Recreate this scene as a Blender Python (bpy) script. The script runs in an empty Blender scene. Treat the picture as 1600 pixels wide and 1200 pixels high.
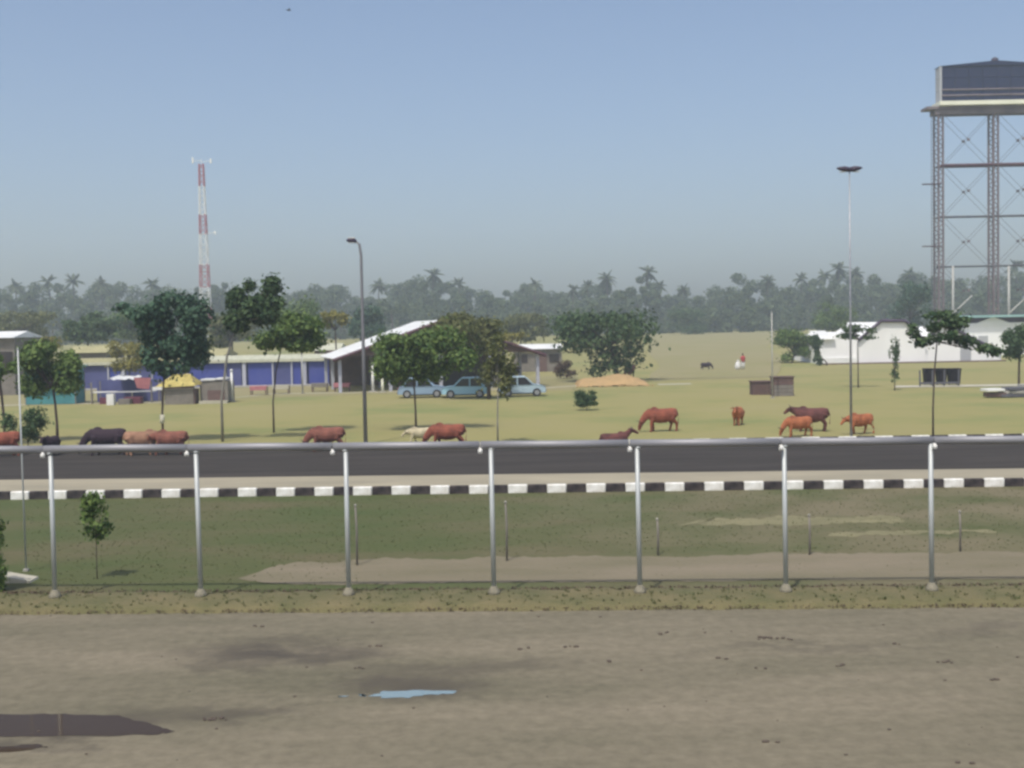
import bpy, math, random
from mathutils import Vector, Matrix
R = math.radians
random.seed(7)
SC = bpy.context.scene
COL = SC.collection

# ------------------------------------------------------------------ camera
F = 1900.0                      # focal length in photograph pixels (1600 wide)
CAMZ = 5.0
PITCH = math.atan(88.0 / F)
ROLL = R(1.1)
_r = Vector((1, 0, 0)); _u = Vector((0, math.sin(PITCH), math.cos(PITCH))); _f = Vector((0, math.cos(PITCH), -math.sin(PITCH)))
CR = _r * math.cos(ROLL) - _u * math.sin(ROLL)
CU = _u * math.cos(ROLL) + _r * math.sin(ROLL)
cam = bpy.data.cameras.new('camera'); camo = bpy.data.objects.new('camera', cam); COL.objects.link(camo)
m = Matrix((CR, CU, -_f)).transposed().to_4x4(); m.translation = Vector((0, 0, CAMZ))
camo.matrix_world = m
cam.sensor_width = 36.0; cam.lens = 36.0 * F / 1600.0
cam.clip_start = 0.1; cam.clip_end = 6000
SC.camera = camo

# ------------------------------------------------------------------ sky and sun
SUN_EL, SUN_AZ = R(61), math.atan2(-0.42, -1.0)
w = bpy.data.worlds.new('World'); SC.world = w; w.use_nodes = True
nt = w.node_tree; nt.nodes.clear()
sky = nt.nodes.new('ShaderNodeTexSky'); sky.sky_type = 'NISHITA'; sky.sun_disc = False
sky.sun_elevation = SUN_EL; sky.sun_rotation = SUN_AZ
sky.altitude = 0; sky.air_density = 0.8; sky.dust_density = 3.2; sky.ozone_density = 1.4
bg = nt.nodes.new('ShaderNodeBackground'); bg.inputs['Strength'].default_value = 0.116
wo = nt.nodes.new('ShaderNodeOutputWorld')
nt.links.new(sky.outputs[0], bg.inputs[0]); nt.links.new(bg.outputs[0], wo.inputs[0])
sl = bpy.data.lights.new('sun', 'SUN'); sl.energy = 2.2; sl.angle = R(0.6); sl.color = (1.0, 0.95, 0.86)
so = bpy.data.objects.new('sun', sl); COL.objects.link(so)
sd = Vector((math.sin(SUN_AZ) * math.cos(SUN_EL), math.cos(SUN_AZ) * math.cos(SUN_EL), math.sin(SUN_EL)))
so.rotation_euler = sd.to_track_quat('Z', 'Y').to_euler(); so.location = (0, 0, 200)
vs = SC.view_settings
vs.view_transform = 'Standard'; vs.look = 'None'; vs.exposure = 0.50; vs.gamma = 1.0; vs.use_curve_mapping = False
SC.cycles.filter_width = 2.8
SC.cycles.max_bounces = 6; SC.cycles.transparent_max_bounces = 8; SC.cycles.volume_bounces = 1

# ------------------------------------------------------------------ placing helpers
def ray(u, v):
    return (CR * ((u - 800) / F) + CU * (-(v - 600) / F) + _f)
def terr(x, y):
    t = min(1, max(0, (y - 120) / 180.0)); t = t * t * (3 - 2 * t)
    return 2.5 * t
def G(u, v, z=0.0):                      # where that line of sight meets the height z
    d = ray(u, v); t = (z - CAMZ) / d.z
    return Vector((d.x * t, d.y * t, z))
def D(u, v, Y):                          # the point on that line of sight at distance Y
    d = ray(u, v); t = Y / d.y
    return Vector((d.x * t, Y, CAMZ + d.z * t))
def colx(u, v, Y):
    return D(u, v, Y).x
def lerp(a, b, t):
    return a + (b - a) * t
def s2l(c):
    return tuple(((x / 255.0) / 12.92 if x / 255.0 <= 0.04045 else ((x / 255.0 + 0.055) / 1.055) ** 2.4) for x in c)

# ------------------------------------------------------------------ mesh helpers
class MB:
    def __init__(s): s.v = []; s.f = []
    def add(s, vs_, fs):
        o = len(s.v); s.v += [tuple(p) for p in vs_]; s.f += [tuple(i + o for i in f) for f in fs]; return s
    def box(s, c, d, rz=0.0, bev=0.0):
        cx, cy, cz = c; hx, hy, hz = d[0] / 2, d[1] / 2, d[2] / 2
        ca, sa = math.cos(rz), math.sin(rz)
        def P(x, y, z): return (cx + x * ca - y * sa, cy + x * sa + y * ca, cz + z)
        if bev <= 0:
            vv = [P(x, y, z) for z in (-hz, hz) for (x, y) in ((-hx, -hy), (hx, -hy), (hx, hy), (-hx, hy))]
            return s.add(vv, [(3, 2, 1, 0), (4, 5, 6, 7), (0, 1, 5, 4), (1, 2, 6, 5), (2, 3, 7, 6), (3, 0, 4, 7)])
        b = bev; vv = []
        for z, i in ((-hz, b), (-hz + b, 0), (hz - b, 0), (hz, b)):
            for (x, y) in ((-hx, -hy + b), (-hx + b, -hy), (hx - b, -hy), (hx, -hy + b), (hx, hy - b), (hx - b, hy), (-hx + b, hy), (-hx, hy - b)):
                vv.append(P(x - math.copysign(min(i, abs(x)), x), y - math.copysign(min(i, abs(y)), y), z))
        ff = [tuple(range(7, -1, -1)), tuple(range(24, 32))]
        for k in range(3):
            for j in range(8): ff.append((k * 8 + j, k * 8 + (j + 1) % 8, k * 8 + 8 + (j + 1) % 8, k * 8 + 8 + j))
        return s.add(vv, ff)
    def tube(s, pts, rad, n=8, caps=True):
        pts = [Vector(p) for p in pts]
        if not isinstance(rad, (list, tuple)): rad = [rad] * len(pts)
        vv = []; ff = []
        for i, p in enumerate(pts):
            t = (pts[min(i + 1, len(pts) - 1)] - pts[max(i - 1, 0)]).normalized()
            a = Vector((0, 0, 1)) if abs(t.z) < 0.9 else Vector((1, 0, 0))
            x = t.cross(a).normalized(); y = t.cross(x)
            for k in range(n):
                q = 2 * math.pi * k / n
                vv.append(p + (x * math.cos(q) + y * math.sin(q)) * rad[i])
        for i in range(len(pts) - 1):
            for k in range(n):
                ff.append((i * n + k, i * n + (k + 1) % n, (i + 1) * n + (k + 1) % n, (i + 1) * n + k))
        if caps:
            ff.append(tuple(range(n - 1, -1, -1))); ff.append(tuple((len(pts) - 1) * n + k for k in range(n)))
        return s.add(vv, ff)
    def bar(s, a, b, t):                       # square bar between two points
        return s.tube([a, b], t * 0.707, 4)
    def loft(s, rings, n=12):                  # rings: (centre, half-width vector, half-height vector)
        vv = []; ff = []
        for c, a, b in rings:
            c, a, b = Vector(c), Vector(a), Vector(b)
            for k in range(n):
                q = 2 * math.pi * k / n
                vv.append(c + a * math.cos(q) + b * math.sin(q))
        for i in range(len(rings) - 1):
            for k in range(n):
                ff.append((i * n + k, i * n + (k + 1) % n, (i + 1) * n + (k + 1) % n, (i + 1) * n + k))
        ff.append(tuple(range(n - 1, -1, -1))); ff.append(tuple((len(rings) - 1) * n + k for k in range(n)))
        return s.add(vv, ff)
    def ball(s, c, r, n=10, m_=6):
        c = Vector(c); r = (r, r, r) if not isinstance(r, (list, tuple)) else r
        return s.loft([(c + Vector((0, 0, -r[2] * math.cos(math.pi * (i + .001) / m_))),
                        (max(.001, r[0] * math.sin(math.pi * i / m_)), 0, 0), (0, max(.001, r[1] * math.sin(math.pi * i / m_)), 0)) for i in range(m_ + 1)], n)
    def prism(s, outline, y0, y1):             # outline in x,z extruded along y
        n = len(outline)
        vv = [(x, y0, z) for x, z in outline] + [(x, y1, z) for x, z in outline]
        ff = [tuple(range(n)), tuple(range(2 * n - 1, n - 1, -1))]
        for i in range(n): ff.append(((i + 1) % n, i, n + i, n + (i + 1) % n))
        return s.add(vv, ff)
    def xf(s, mtx):
        s.v = [tuple(mtx @ Vector(p)) for p in s.v]; return s
    def mesh(s, name, mat_, smooth=False):
        me = bpy.data.meshes.new(name); me.from_pydata(s.v, [], s.f); me.update()
        if mat_: me.materials.append(mat_)
        if smooth: me.polygons.foreach_set('use_smooth', [True] * len(me.polygons))
        return me
    def build(s, name, mat_, parent=None, smooth=False):
        return link(name, s.mesh(name, mat_, smooth), parent)

def link(name, me, parent=None):
    o = bpy.data.objects.new(name, me); COL.objects.link(o)
    if parent: o.parent = parent
    return o
def tag(o, label=None, cat=None, group=None, kind=None):
    if label: o['label'] = label
    if cat: o['category'] = cat
    if group: o['group'] = group
    if kind: o['kind'] = kind
    return o
def root(name, loc=(0, 0, 0), rz=0.0):
    o = bpy.data.objects.new(name, None); COL.objects.link(o); o.location = loc; o.rotation_euler = (0, 0, rz); o.empty_display_size = .2
    return o
def copy_tree(o, parent=None):
    c = o.copy(); COL.objects.link(c); c.parent = parent
    for ch in list(o.children): copy_tree(ch, c)
    return c

# ------------------------------------------------------------------ materials
def mat(name, c1, c2=None, rough=0.85, scale=1.0, detail=6, c3=None, bump=0.0, bscale=20.0, metal=0.0, spec=0.3, stretch=(1, 1, 1), island=0.0):
    m_ = bpy.data.materials.new(name); m_.use_nodes = True
    n = m_.node_tree.nodes; l = m_.node_tree.links
    b = n['Principled BSDF']; b.inputs['Roughness'].default_value = rough; b.inputs['Metallic'].default_value = metal
    b.inputs['Specular IOR Level'].default_value = spec
    c2 = c2 or tuple(x * .8 for x in c1)
    tc = n.new('ShaderNodeTexCoord'); mp = n.new('ShaderNodeMapping'); mp.inputs['Scale'].default_value = stretch
    l.new(tc.outputs['Object'], mp.inputs[0])
    no = n.new('ShaderNodeTexNoise'); no.inputs['Scale'].default_value = scale; no.inputs['Detail'].default_value = detail; no.inputs['Roughness'].default_value = .62
    l.new(mp.outputs[0], no.inputs['Vector'])
    cr = n.new('ShaderNodeValToRGB'); e = cr.color_ramp.elements
    e[0].position = .34; e[0].color = (*c1, 1); e[1].position = .66; e[1].color = (*c2, 1)
    if c3: q = cr.color_ramp.elements.new(.5); q.color = (*c3, 1)
    l.new(no.outputs['Fac'], cr.inputs[0])
    out = cr.outputs[0]
    if island > 0:
        ge = n.new('ShaderNodeNewGeometry'); hs = n.new('ShaderNodeHueSaturation'); mr = n.new('ShaderNodeMapRange')
        mr.inputs['To Min'].default_value = 1 - island; mr.inputs['To Max'].default_value = 1 + island
        l.new(ge.outputs['Random Per Island'], mr.inputs['Value']); l.new(mr.outputs[0], hs.inputs['Value']); l.new(out, hs.inputs['Color']); out = hs.outputs[0]
    l.new(out, b.inputs['Base Color'])
    if bump > 0:
        nb = n.new('ShaderNodeTexNoise'); nb.inputs['Scale'].default_value = bscale; nb.inputs['Detail'].default_value = 8
        l.new(tc.outputs['Object'], nb.inputs['Vector'])
        bp = n.new('ShaderNodeBump'); bp.inputs['Strength'].default_value = bump; bp.inputs['Distance'].default_value = .05
        l.new(nb.outputs['Fac'], bp.inputs['Height']); l.new(bp.outputs[0], b.inputs['Normal'])
    return m_
def leaf_mat(name, dark, light, trans=0.25):
    m_ = bpy.data.materials.new(name); m_.use_nodes = True
    n = m_.node_tree.nodes; l = m_.node_tree.links
    b = n['Principled BSDF']; b.inputs['Roughness'].default_value = .6; b.inputs['Specular IOR Level'].default_value = .25
    ge = n.new('ShaderNodeNewGeometry'); cr = n.new('ShaderNodeValToRGB'); e = cr.color_ramp.elements
    e[0].position = .05; e[0].color = (*dark, 1); e[1].position = .95; e[1].color = (*light, 1)
    l.new(ge.outputs['Random Per Island'], cr.inputs[0]); l.new(cr.outputs[0], b.inputs['Base Color'])
    tr = n.new('ShaderNodeBsdfTranslucent'); l.new(cr.outputs[0], tr.inputs['Color'])
    mx = n.new('ShaderNodeMixShader'); mx.inputs[0].default_value = trans
    l.new(b.outputs[0], mx.inputs[1]); l.new(tr.outputs[0], mx.inputs[2]); l.new(mx.outputs[0], n['Material Output'].inputs['Surface'])
    return m_
M = {}
M['field'] = mat('field_grass', (.275, .245, .105), (.190, .210, .072), .95, .09, 8, c3=(.262, .240, .092), bump=.6, bscale=3)
M['verge'] = mat('verge_grass', (.062, .085, .024), (.110, .098, .048), .95, .35, 8, c3=(.080, .090, .032), bump=.7, bscale=6, stretch=(.45, 1, 1))
M['drygrass'] = mat('straw_coloured_grass', (.23, .21, .115), (.16, .15, .08), .95, 1.2, 8, bump=.5, bscale=9, stretch=(.4, 1, 1))
M['track'] = mat('track_dirt', (.215, .18, .125), (.15, .135, .08), .95, .5, 8, bump=.5, bscale=9, stretch=(.35, 1, 1))
M['bank'] = mat('bank_soil', (.165, .14, .07), (.105, .105, .045), .95, 1.1, 8, bump=.8, bscale=12)
M['asphalt'] = mat('asphalt', (.038, .034, .031), (.062, .055, .050), .95, .9, 9, bump=.3, bscale=60, stretch=(.15, 1, 1), spec=.12)
M['shoulder'] = mat('road_shoulder_concrete', (.36, .32, .23), (.27, .245, .18), .9, .7, 8, bump=.3, bscale=30, stretch=(.3, 1, 1))
M['kerbw'] = mat('kerb_white_paint', (.84, .84, .80), (.62, .60, .54), .7, 5, 8, bump=.2)
M['kerbb'] = mat('kerb_black_paint', (.018, .015, .018), (.075, .062, .058), .8, 5, 8, bump=.2)
M['steel'] = mat('galvanised_steel', (.50, .53, .52), (.40, .42, .42), .5, 3, 6, metal=.25, spec=.5, stretch=(1, 1, .3))
M['railsteel'] = mat('weathered_steel', (.30, .30, .315), (.235, .235, .25), .55, 1.2, 6, metal=.3, spec=.5, stretch=(.4, 1, 1))
M['concrete'] = mat('concrete', (.42, .40, .36), (.30, .29, .26), .9, 2, 7, bump=.4)
M['footing'] = mat('dusty_concrete', (.26, .24, .18), (.18, .165, .12), .95, 4, 7, bump=.4)
M['palepath'] = mat('pale_concrete', (.50, .47, .38), (.38, .36, .28), .9, .8, 7, bump=.3)
M['sand'] = mat('bare_sandy_ground', (.27, .235, .125), (.235, .22, .095), .95, .12, 8, bump=.5, bscale=4)
M['orange'] = mat('orange_laterite_soil', (.44, .29, .14), (.36, .25, .12), .95, .9, 8, bump=.6, bscale=4)
M['blue'] = mat('blue_painted_wall', (.042, .060, .27), (.062, .078, .28), .7, .7, 5, bump=.1)
M['bluegrey'] = mat('grey_blue_painted_wall', (.085, .095, .23), (.065, .072, .19), .8, .5, 5)
M['pillar'] = mat('painted_pillar', (.45, .46, .52), (.36, .37, .43), .8, 1, 5)
M['roofcream'] = mat('cream_sheet_roof', (.55, .55, .42), (.42, .43, .32), .7, .8, 6, stretch=(4, 1, 1))
M['roofyellow'] = mat('yellowed_sheet_roof', (.40, .37, .19), (.30, .28, .15), .8, 1.5, 7)
M['roofwhite'] = mat('white_sheet_roof', (.80, .80, .77), (.70, .71, .68), .45, .5, 6, spec=.5)
M['roofteal'] = mat('pale_teal_sheet_roof', (.30, .48, .46), (.24, .40, .38), .6, .5, 5)
M['fascia'] = mat('maroon_fascia_board', (.10, .045, .06), (.07, .035, .045), .8, 1, 4)
M['fasciap'] = mat('purple_brown_verge_board', (.075, .05, .095), (.055, .04, .065), .8, 1, 4)
M['dark'] = mat('painted_interior_shade', (.03, .025, .025), (.045, .035, .035), .9, 1, 4)  # near-black colour stands in for the shade inside openings
M['wallwhite'] = mat('white_rendered_wall', (.86, .86, .85), (.78, .78, .77), .85, .25, 8, bump=.1, stretch=(1, 1, .4))
M['wood'] = mat('weathered_brown_timber', (.16, .10, .09), (.11, .075, .07), .9, 2, 7, stretch=(1, 1, 6))
M['woodgrey'] = mat('grey_plywood', (.22, .20, .175), (.16, .145, .13), .9, 2, 6)
M['thatch'] = mat('yellow_thatch', (.52, .44, .15), (.36, .29, .09), .95, 3, 6, bump=.8, bscale=30)
M['tarpwhite'] = mat('white_tarpaulin', (.72, .72, .70), (.60, .60, .58), .6, 2, 4)
M['tarpteal'] = mat('teal_tarpaulin', (.07, .25, .26), (.05, .19, .22), .6, 1.5, 5)
M['tarppink'] = mat('faded_pink_cloth', (.45, .18, .19), (.36, .14, .16), .8, 3, 4)
M['crate'] = mat('maroon_plastic_crate', (.14, .035, .06), (.10, .03, .05), .6, 3, 3)
M['bark'] = mat('grey_brown_bark', (.085, .06, .055), (.055, .042, .04), .95, 6, 6, bump=.6, stretch=(1, 1, .3))
M['barkpale'] = mat('pale_grey_bark', (.26, .25, .22), (.19, .18, .16), .95, 5, 6, bump=.4, stretch=(1, 1, .3))
M['whitewash'] = mat('whitewash', (.62, .60, .48), (.5, .48, .38), .9, 4, 4)
M['tank'] = mat('dark_slate_tank_panels', (.012, .020, .062), (.020, .026, .070), .75, .25, 6, spec=.12)
M['tankside'] = mat('sunlit_tank_side_and_pale_grey', (.42, .43, .44), (.36, .37, .39), .6, .5, 5)  # on the tank, paleness paints in the sun on its side
M['ledge'] = mat('cream_painted_steel', (.82, .82, .66), (.74, .74, .58), .6, .5, 5)
M['towersteel'] = mat('dark_painted_steel', (.13, .105, .115), (.21, .175, .185), .8, .4, 5, spec=.15)
M['redsteel'] = mat('red_painted_steel', (.42, .055, .065), (.34, .05, .06), .6, 1, 4)
M['whitesteel'] = mat('white_painted_steel', (.80, .80, .76), (.72, .72, .68), .5, 1, 4)
M['palepipe'] = mat('pale_painted_pipe', (.42, .42, .39), (.34, .34, .32), .7, 1, 4)
M['lampgrey'] = mat('lamp_post_grey_paint', (.16, .16, .18), (.21, .21, .22), .6, .6, 4)
M['lampdark'] = mat('dark_lamp_housing', (.04, .03, .05), (.06, .045, .07), .5, 2, 3)
M['lens'] = mat('lamp_lens', (.5, .5, .48), (.42, .42, .4), .3, 2, 3)
M['binblack'] = mat('black_plastic', (.008, .006, .010), (.014, .011, .016), .7, 3, 4, spec=.1)
M['bingrey'] = mat('dark_grey_painted_frame', (.11, .11, .13), (.085, .085, .10), .7, 2, 4)
M['carblue'] = mat('light_blue_car_paint', (.33, .56, .68), (.29, .51, .63), .3, .5, 2, spec=.5)
M['carsilver'] = mat('silver_blue_car_paint', (.42, .54, .62), (.37, .48, .56), .3, .5, 2, spec=.5)
M['cargrey'] = mat('grey_blue_car_paint', (.27, .38, .50), (.23, .33, .45), .35, .5, 2, spec=.5)
M['glass'] = mat('dark_car_glass', (.015, .015, .025), (.02, .02, .03), .15, 1, 2, spec=.6)
M['rubber'] = mat('tyre_rubber', (.02, .02, .02), (.03, .03, .03), .9, 4, 3)
M['rim'] = mat('grey_wheel_rim', (.4, .4, .42), (.3, .3, .32), .4, 4, 3, metal=.5)
M['horn'] = mat('horn', (.10, .085, .07), (.16, .14, .11), .6, 6, 3)
M['skin'] = mat('skin', (.20, .11, .07), (.17, .09, .06), .7, 6, 3)
M['clod'] = mat('dark_clod', (.12, .095, .075), (.08, .062, .052), .95, 8, 5, bump=.6)
for nm, a, b in (('dark', (.028, .017, .026), (.05, .03, .042)), ('red', (.25, .075, .045), (.175, .055, .038)), ('brown', (.22, .085, .06), (.16, .062, .046)),
                 ('tan', (.33, .185, .115), (.26, .14, .09)), ('orange', (.36, .125, .055), (.27, .09, .042)), ('cream', (.52, .46, .30), (.42, .36, .24)), ('deep', (.13, .048, .042), (.085, .036, .036))):
    M['cow_' + nm] = mat(nm + '_cow_hide', tuple(q * 1.15 for q in a), tuple(q * .7 for q in b), .85, 2.2, 6, bump=.15, bscale=40)
L = {}
L['green'] = leaf_mat('mid_green_leaves', (0.046, 0.098, 0.024), (0.165, 0.235, 0.06))
L['dark'] = leaf_mat('dark_green_leaves', (0.026, 0.062, 0.024), (0.095, 0.15, 0.058))
L['bluegreen'] = leaf_mat('blue_green_leaves', (0.022, 0.06, 0.036), (0.08, 0.15, 0.085))
L['olive'] = leaf_mat('olive_leaves', (0.07, 0.09, 0.026), (0.165, 0.17, 0.06))
L['yellow'] = leaf_mat('yellow_green_leaves', (.13, .13, .025), (.30, .27, .06))
L['wood'] = leaf_mat('distant_wood_leaves', (0.032, 0.06, 0.024), (0.105, 0.14, 0.062), .25)
L['palm'] = leaf_mat('palm_fronds', (0.03, 0.048, 0.024), (0.085, 0.105, 0.05), .2)
L['dry'] = leaf_mat('dry_reddish_leaves', (.07, .04, .035), (.13, .085, .055))
L['grass'] = leaf_mat('grass_blades', (.075, .10, .032), (.14, .14, .06), .4)
L['weed'] = leaf_mat('dead_weeds', (.06, .042, .036), (.15, .105, .07), .15)

def puddle_mat(name, col, rough, mirror):
    m_ = bpy.data.materials.new(name); m_.use_nodes = True
    n = m_.node_tree.nodes; l = m_.node_tree.links
    b = n['Principled BSDF']; b.inputs['Base Color'].default_value = (*col, 1); b.inputs['Roughness'].default_value = rough; b.inputs['IOR'].default_value = mirror
    tc = n.new('ShaderNodeTexCoord'); no = n.new('ShaderNodeTexNoise'); no.inputs['Scale'].default_value = 14; l.new(tc.outputs['Object'], no.inputs['Vector'])
    bp = n.new('ShaderNodeBump'); bp.inputs['Strength'].default_value = .03; bp.inputs['Distance'].default_value = .01; l.new(no.outputs['Fac'], bp.inputs['Height']); l.new(bp.outputs[0], b.inputs['Normal'])
    return m_
M['puddle'] = puddle_mat('muddy_puddle_water', (.050, .034, .022), .03, 1.12)
M['skypuddle'] = puddle_mat('sky_tinted_puddle_water', (.50, .60, .55), .06, 1.33); M['skypuddle'].node_tree.nodes['Principled BSDF'].inputs['Metallic'].default_value = .75  # sky reflection strengthened by a pale metallic base colour

# yard: dry dirt with wet patches of a shape of their own
WET = [(430, 1022, 190, 17, 1.0), (350, 1040, 130, 8, .5), (650, 1072, 130, 22, .9), (720, 1045, 220, 12, .5), (90, 1135, 240, 22, .9), (330, 1120, 130, 14, .7), (20, 1172, 110, 12, .8), (470, 1000, 110, 9, .5), (1250, 1010, 220, 6, .35), (1540, 985, 120, 8, .4)]
def yard_mat():
    m_ = bpy.data.materials.new('yard_dirt'); m_.use_nodes = True
    n = m_.node_tree.nodes; l = m_.node_tree.links; b = n['Principled BSDF']
    tc = n.new('ShaderNodeTexCoord')
    def noise(sc, det=8, st=(1, 1, 1)):
        mp = n.new('ShaderNodeMapping'); mp.inputs['Scale'].default_value = st; l.new(tc.outputs['Object'], mp.inputs[0])
        q = n.new('ShaderNodeTexNoise'); q.inputs['Scale'].default_value = sc; q.inputs['Detail'].default_value = det; q.inputs['Roughness'].default_value = .65; l.new(mp.outputs[0], q.inputs['Vector']); return q
    def math_(op, a, bb):
        q = n.new('ShaderNodeMath'); q.operation = op
        for i, x in enumerate((a, bb)):
            if isinstance(x, (int, float)): q.inputs[i].default_value = x
            else: l.new(x, q.inputs[i])
        return q.outputs[0]
    n1 = noise(.5, 10, (.22, 1, 1)); cr = n.new('ShaderNodeValToRGB'); e = cr.color_ramp.elements
    e[0].position = .33; e[0].color = (.130, .119, .080, 1); e[1].position = .68; e[1].color = (.208, .180, .128, 1); l.new(n1.outputs['Fac'], cr.inputs[0])
    n2 = noise(5, 10); dist = noise(.9, 6)
    add = n.new('ShaderNodeVectorMath'); add.operation = 'MULTIPLY_ADD'; add.inputs[1].default_value = (3.0, 2.4, 0); add.inputs[2].default_value = (-1.5, -1.2, 0)
    l.new(dist.outputs['Color'], add.inputs[0])
    pos = n.new('ShaderNodeVectorMath'); pos.operation = 'ADD'; l.new(tc.outputs['Object'], pos.inputs[0]); l.new(add.outputs[0], pos.inputs[1])
    tot = None
    for (u, v, ru, rv, k) in WET:
        c = G(u, v); ax = abs(G(u + ru, v).x - c.x); ay = abs(G(u, v - rv).y - c.y) * 1.1
        mp = n.new('ShaderNodeMapping'); mp.vector_type = 'TEXTURE'; mp.inputs['Location'].default_value = (c.x, c.y, 0); mp.inputs['Scale'].default_value = (ax, ay, 100)
        l.new(pos.outputs[0], mp.inputs[0])
        ln = n.new('ShaderNodeVectorMath'); ln.operation = 'LENGTH'; l.new(mp.outputs[0], ln.inputs[0])
        mr = n.new('ShaderNodeMapRange'); mr.interpolation_type = 'SMOOTHSTEP'; mr.inputs['From Min'].default_value = .15; mr.inputs['From Max'].default_value = 1.25; mr.inputs['To Min'].default_value = k; mr.inputs['To Max'].default_value = 0
        l.new(ln.outputs['Value'], mr.inputs['Value'])
        tot = mr.outputs[0] if tot is None else math_('MAXIMUM', tot, mr.outputs[0])
    spk = n.new('ShaderNodeMapRange'); spk.inputs['From Min'].default_value = .35; spk.inputs['From Max'].default_value = .65; spk.inputs['To Min'].default_value = .85; spk.inputs['To Max'].default_value = 1.12; l.new(n2.outputs['Fac'], spk.inputs['Value'])
    hs = n.new('ShaderNodeHueSaturation'); l.new(cr.outputs[0], hs.inputs['Color']); l.new(spk.outputs[0], hs.inputs['Value'])
    mx = n.new('ShaderNodeMix'); mx.data_type = 'RGBA'; l.new(tot, mx.inputs['Factor']); l.new(hs.outputs[0], mx.inputs['A']); mx.inputs['B'].default_value = (.078, .066, .048, 1)
    l.new(mx.outputs['Result'], b.inputs['Base Color'])
    rr = n.new('ShaderNodeMapRange'); rr.inputs['To Min'].default_value = .95; rr.inputs['To Max'].default_value = .6; l.new(tot, rr.inputs['Value']); l.new(rr.outputs[0], b.inputs['Roughness'])
    b.inputs['Specular IOR Level'].default_value = .2
    bp = n.new('ShaderNodeBump'); bp.inputs['Strength'].default_value = .22; bp.inputs['Distance'].default_value = .03; l.new(n2.outputs['Fac'], bp.inputs['Height']); l.new(bp.outputs[0], b.inputs['Normal'])
    return m_
M['yard'] = yard_mat()

# ------------------------------------------------------------------ the setting
def sheet(name, poly, z, m_, sub=None):
    mb = MB(); mb.add([(p[0], p[1], z) for p in poly], [tuple(range(len(poly)))])
    return tag(mb.build(name, m_), kind='structure')
def ribbon(name, near, far, z, m_, n=80, jag=0.0, seed=1, zf=None):
    """strip between two lines (each a pair of points), edges uneven by jag"""
    rr = random.Random(seed); vv = []; ff = []
    an = af = 0.0
    for i in range(n + 1):
        t = i / n; a = lerp(Vector(near[0]), Vector(near[1]), t); b = lerp(Vector(far[0]), Vector(far[1]), t)
        an = an * .6 + rr.uniform(-jag, jag); af = af * .6 + rr.uniform(-jag, jag)
        vv += [(a.x, a.y + an, z), (b.x, b.y + af, z if zf is None else zf)]
    for i in range(n): ff.append((2 * i, 2 * i + 2, 2 * i + 3, 2 * i + 1))
    mb = MB(); mb.add(vv, ff)
    return tag(mb.build(name, m_), kind='structure')
def ext(p, q, x0, x1):                    # the line through two ground points, from x0 to x1
    k = (q.y - p.y) / (q.x - p.x)
    return Vector((x0, p.y + k * (x0 - p.x), 0)), Vector((x1, p.y + k * (x1 - p.x), 0))

# one ground sheet, rising slightly behind the village
ys = [-60, 0, 20, 40, 60, 80, 100] + [110 + 8 * i for i in range(30)] + [380, 450, 600, 780]
xs = [-780, -500, -300, -200, -150, -100, -60, -30, 0, 30, 60, 100, 150, 200, 300, 500, 780]
gb = MB(); vv = []; ff = []
for y in ys:
    for x in xs: vv.append((x, y, terr(x, y)))
nx = len(xs)
for j in range(len(ys) - 1):
    for i in range(nx - 1): ff.append((j * nx + i, j * nx + i + 1, (j + 1) * nx + i + 1, (j + 1) * nx + i))
gb.add(vv, ff); tag(gb.build('ground', M['field'], smooth=True), kind='structure')

FB0, FB1 = ext(G(86, 933, .1), G(1456, 922, .1), -45, 45)      # fence line (on the bank)
KB0, KB1 = ext(G(20, 781), G(1560, 761), -45, 45)              # back foot of the near kerb
RN0, RN1 = ext(G(0, 750, .12), G(1600, 732, .12), -70, 70)     # near edge of the asphalt
RF0, RF1 = ext(G(0, 708.5, .12), G(1600, 685.5, .12), -70, 70)     # far edge of the asphalt
dy = lambda p, d: Vector((p[0], p[1] + d, 0))
vo = ribbon('verge', (dy(FB0, -1.2), dy(FB1, -1.2)), (dy(KB0, .3), dy(KB1, .3)), .006, M['verge'], 40)
def worn(m_, c, x0, x1):                  # the verge gets drier and browner towards the right
    n = m_.node_tree.nodes; l = m_.node_tree.links; b = n['Principled BSDF']; src = b.inputs['Base Color'].links[0].from_socket
    tc = n.new('ShaderNodeTexCoord'); sx = n.new('ShaderNodeSeparateXYZ'); l.new(tc.outputs['Object'], sx.inputs[0])
    no = n.new('ShaderNodeTexNoise'); no.inputs['Scale'].default_value = .4; no.inputs['Detail'].default_value = 7; l.new(tc.outputs['Object'], no.inputs['Vector'])
    mr = n.new('ShaderNodeMapRange'); mr.inputs['From Min'].default_value = x0; mr.inputs['From Max'].default_value = x1; l.new(sx.outputs['X'], mr.inputs['Value'])
    mu = n.new('ShaderNodeMath'); mu.operation = 'MULTIPLY'; mu.use_clamp = True; l.new(mr.outputs[0], mu.inputs[0])
    m2 = n.new('ShaderNodeMapRange'); m2.inputs['From Min'].default_value = .3; m2.inputs['From Max'].default_value = .6; l.new(no.outputs['Fac'], m2.inputs['Value']); l.new(m2.outputs[0], mu.inputs[1])
    mx = n.new('ShaderNodeMix'); mx.data_type = 'RGBA'; l.new(mu.outputs[0], mx.inputs['Factor']); l.new(src, mx.inputs['A']); mx.inputs['B'].default_value = (*c, 1)
    l.new(mx.outputs['Result'], b.inputs['Base Color'])
worn(M['verge'], (.155, .135, .078), -3, 9)
ribbon('dry_grass_patch', (G(1060, 824), G(1420, 818)), (G(1090, 811), G(1400, 806)), .011, M['drygrass'], 40, .22, 15)
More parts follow.
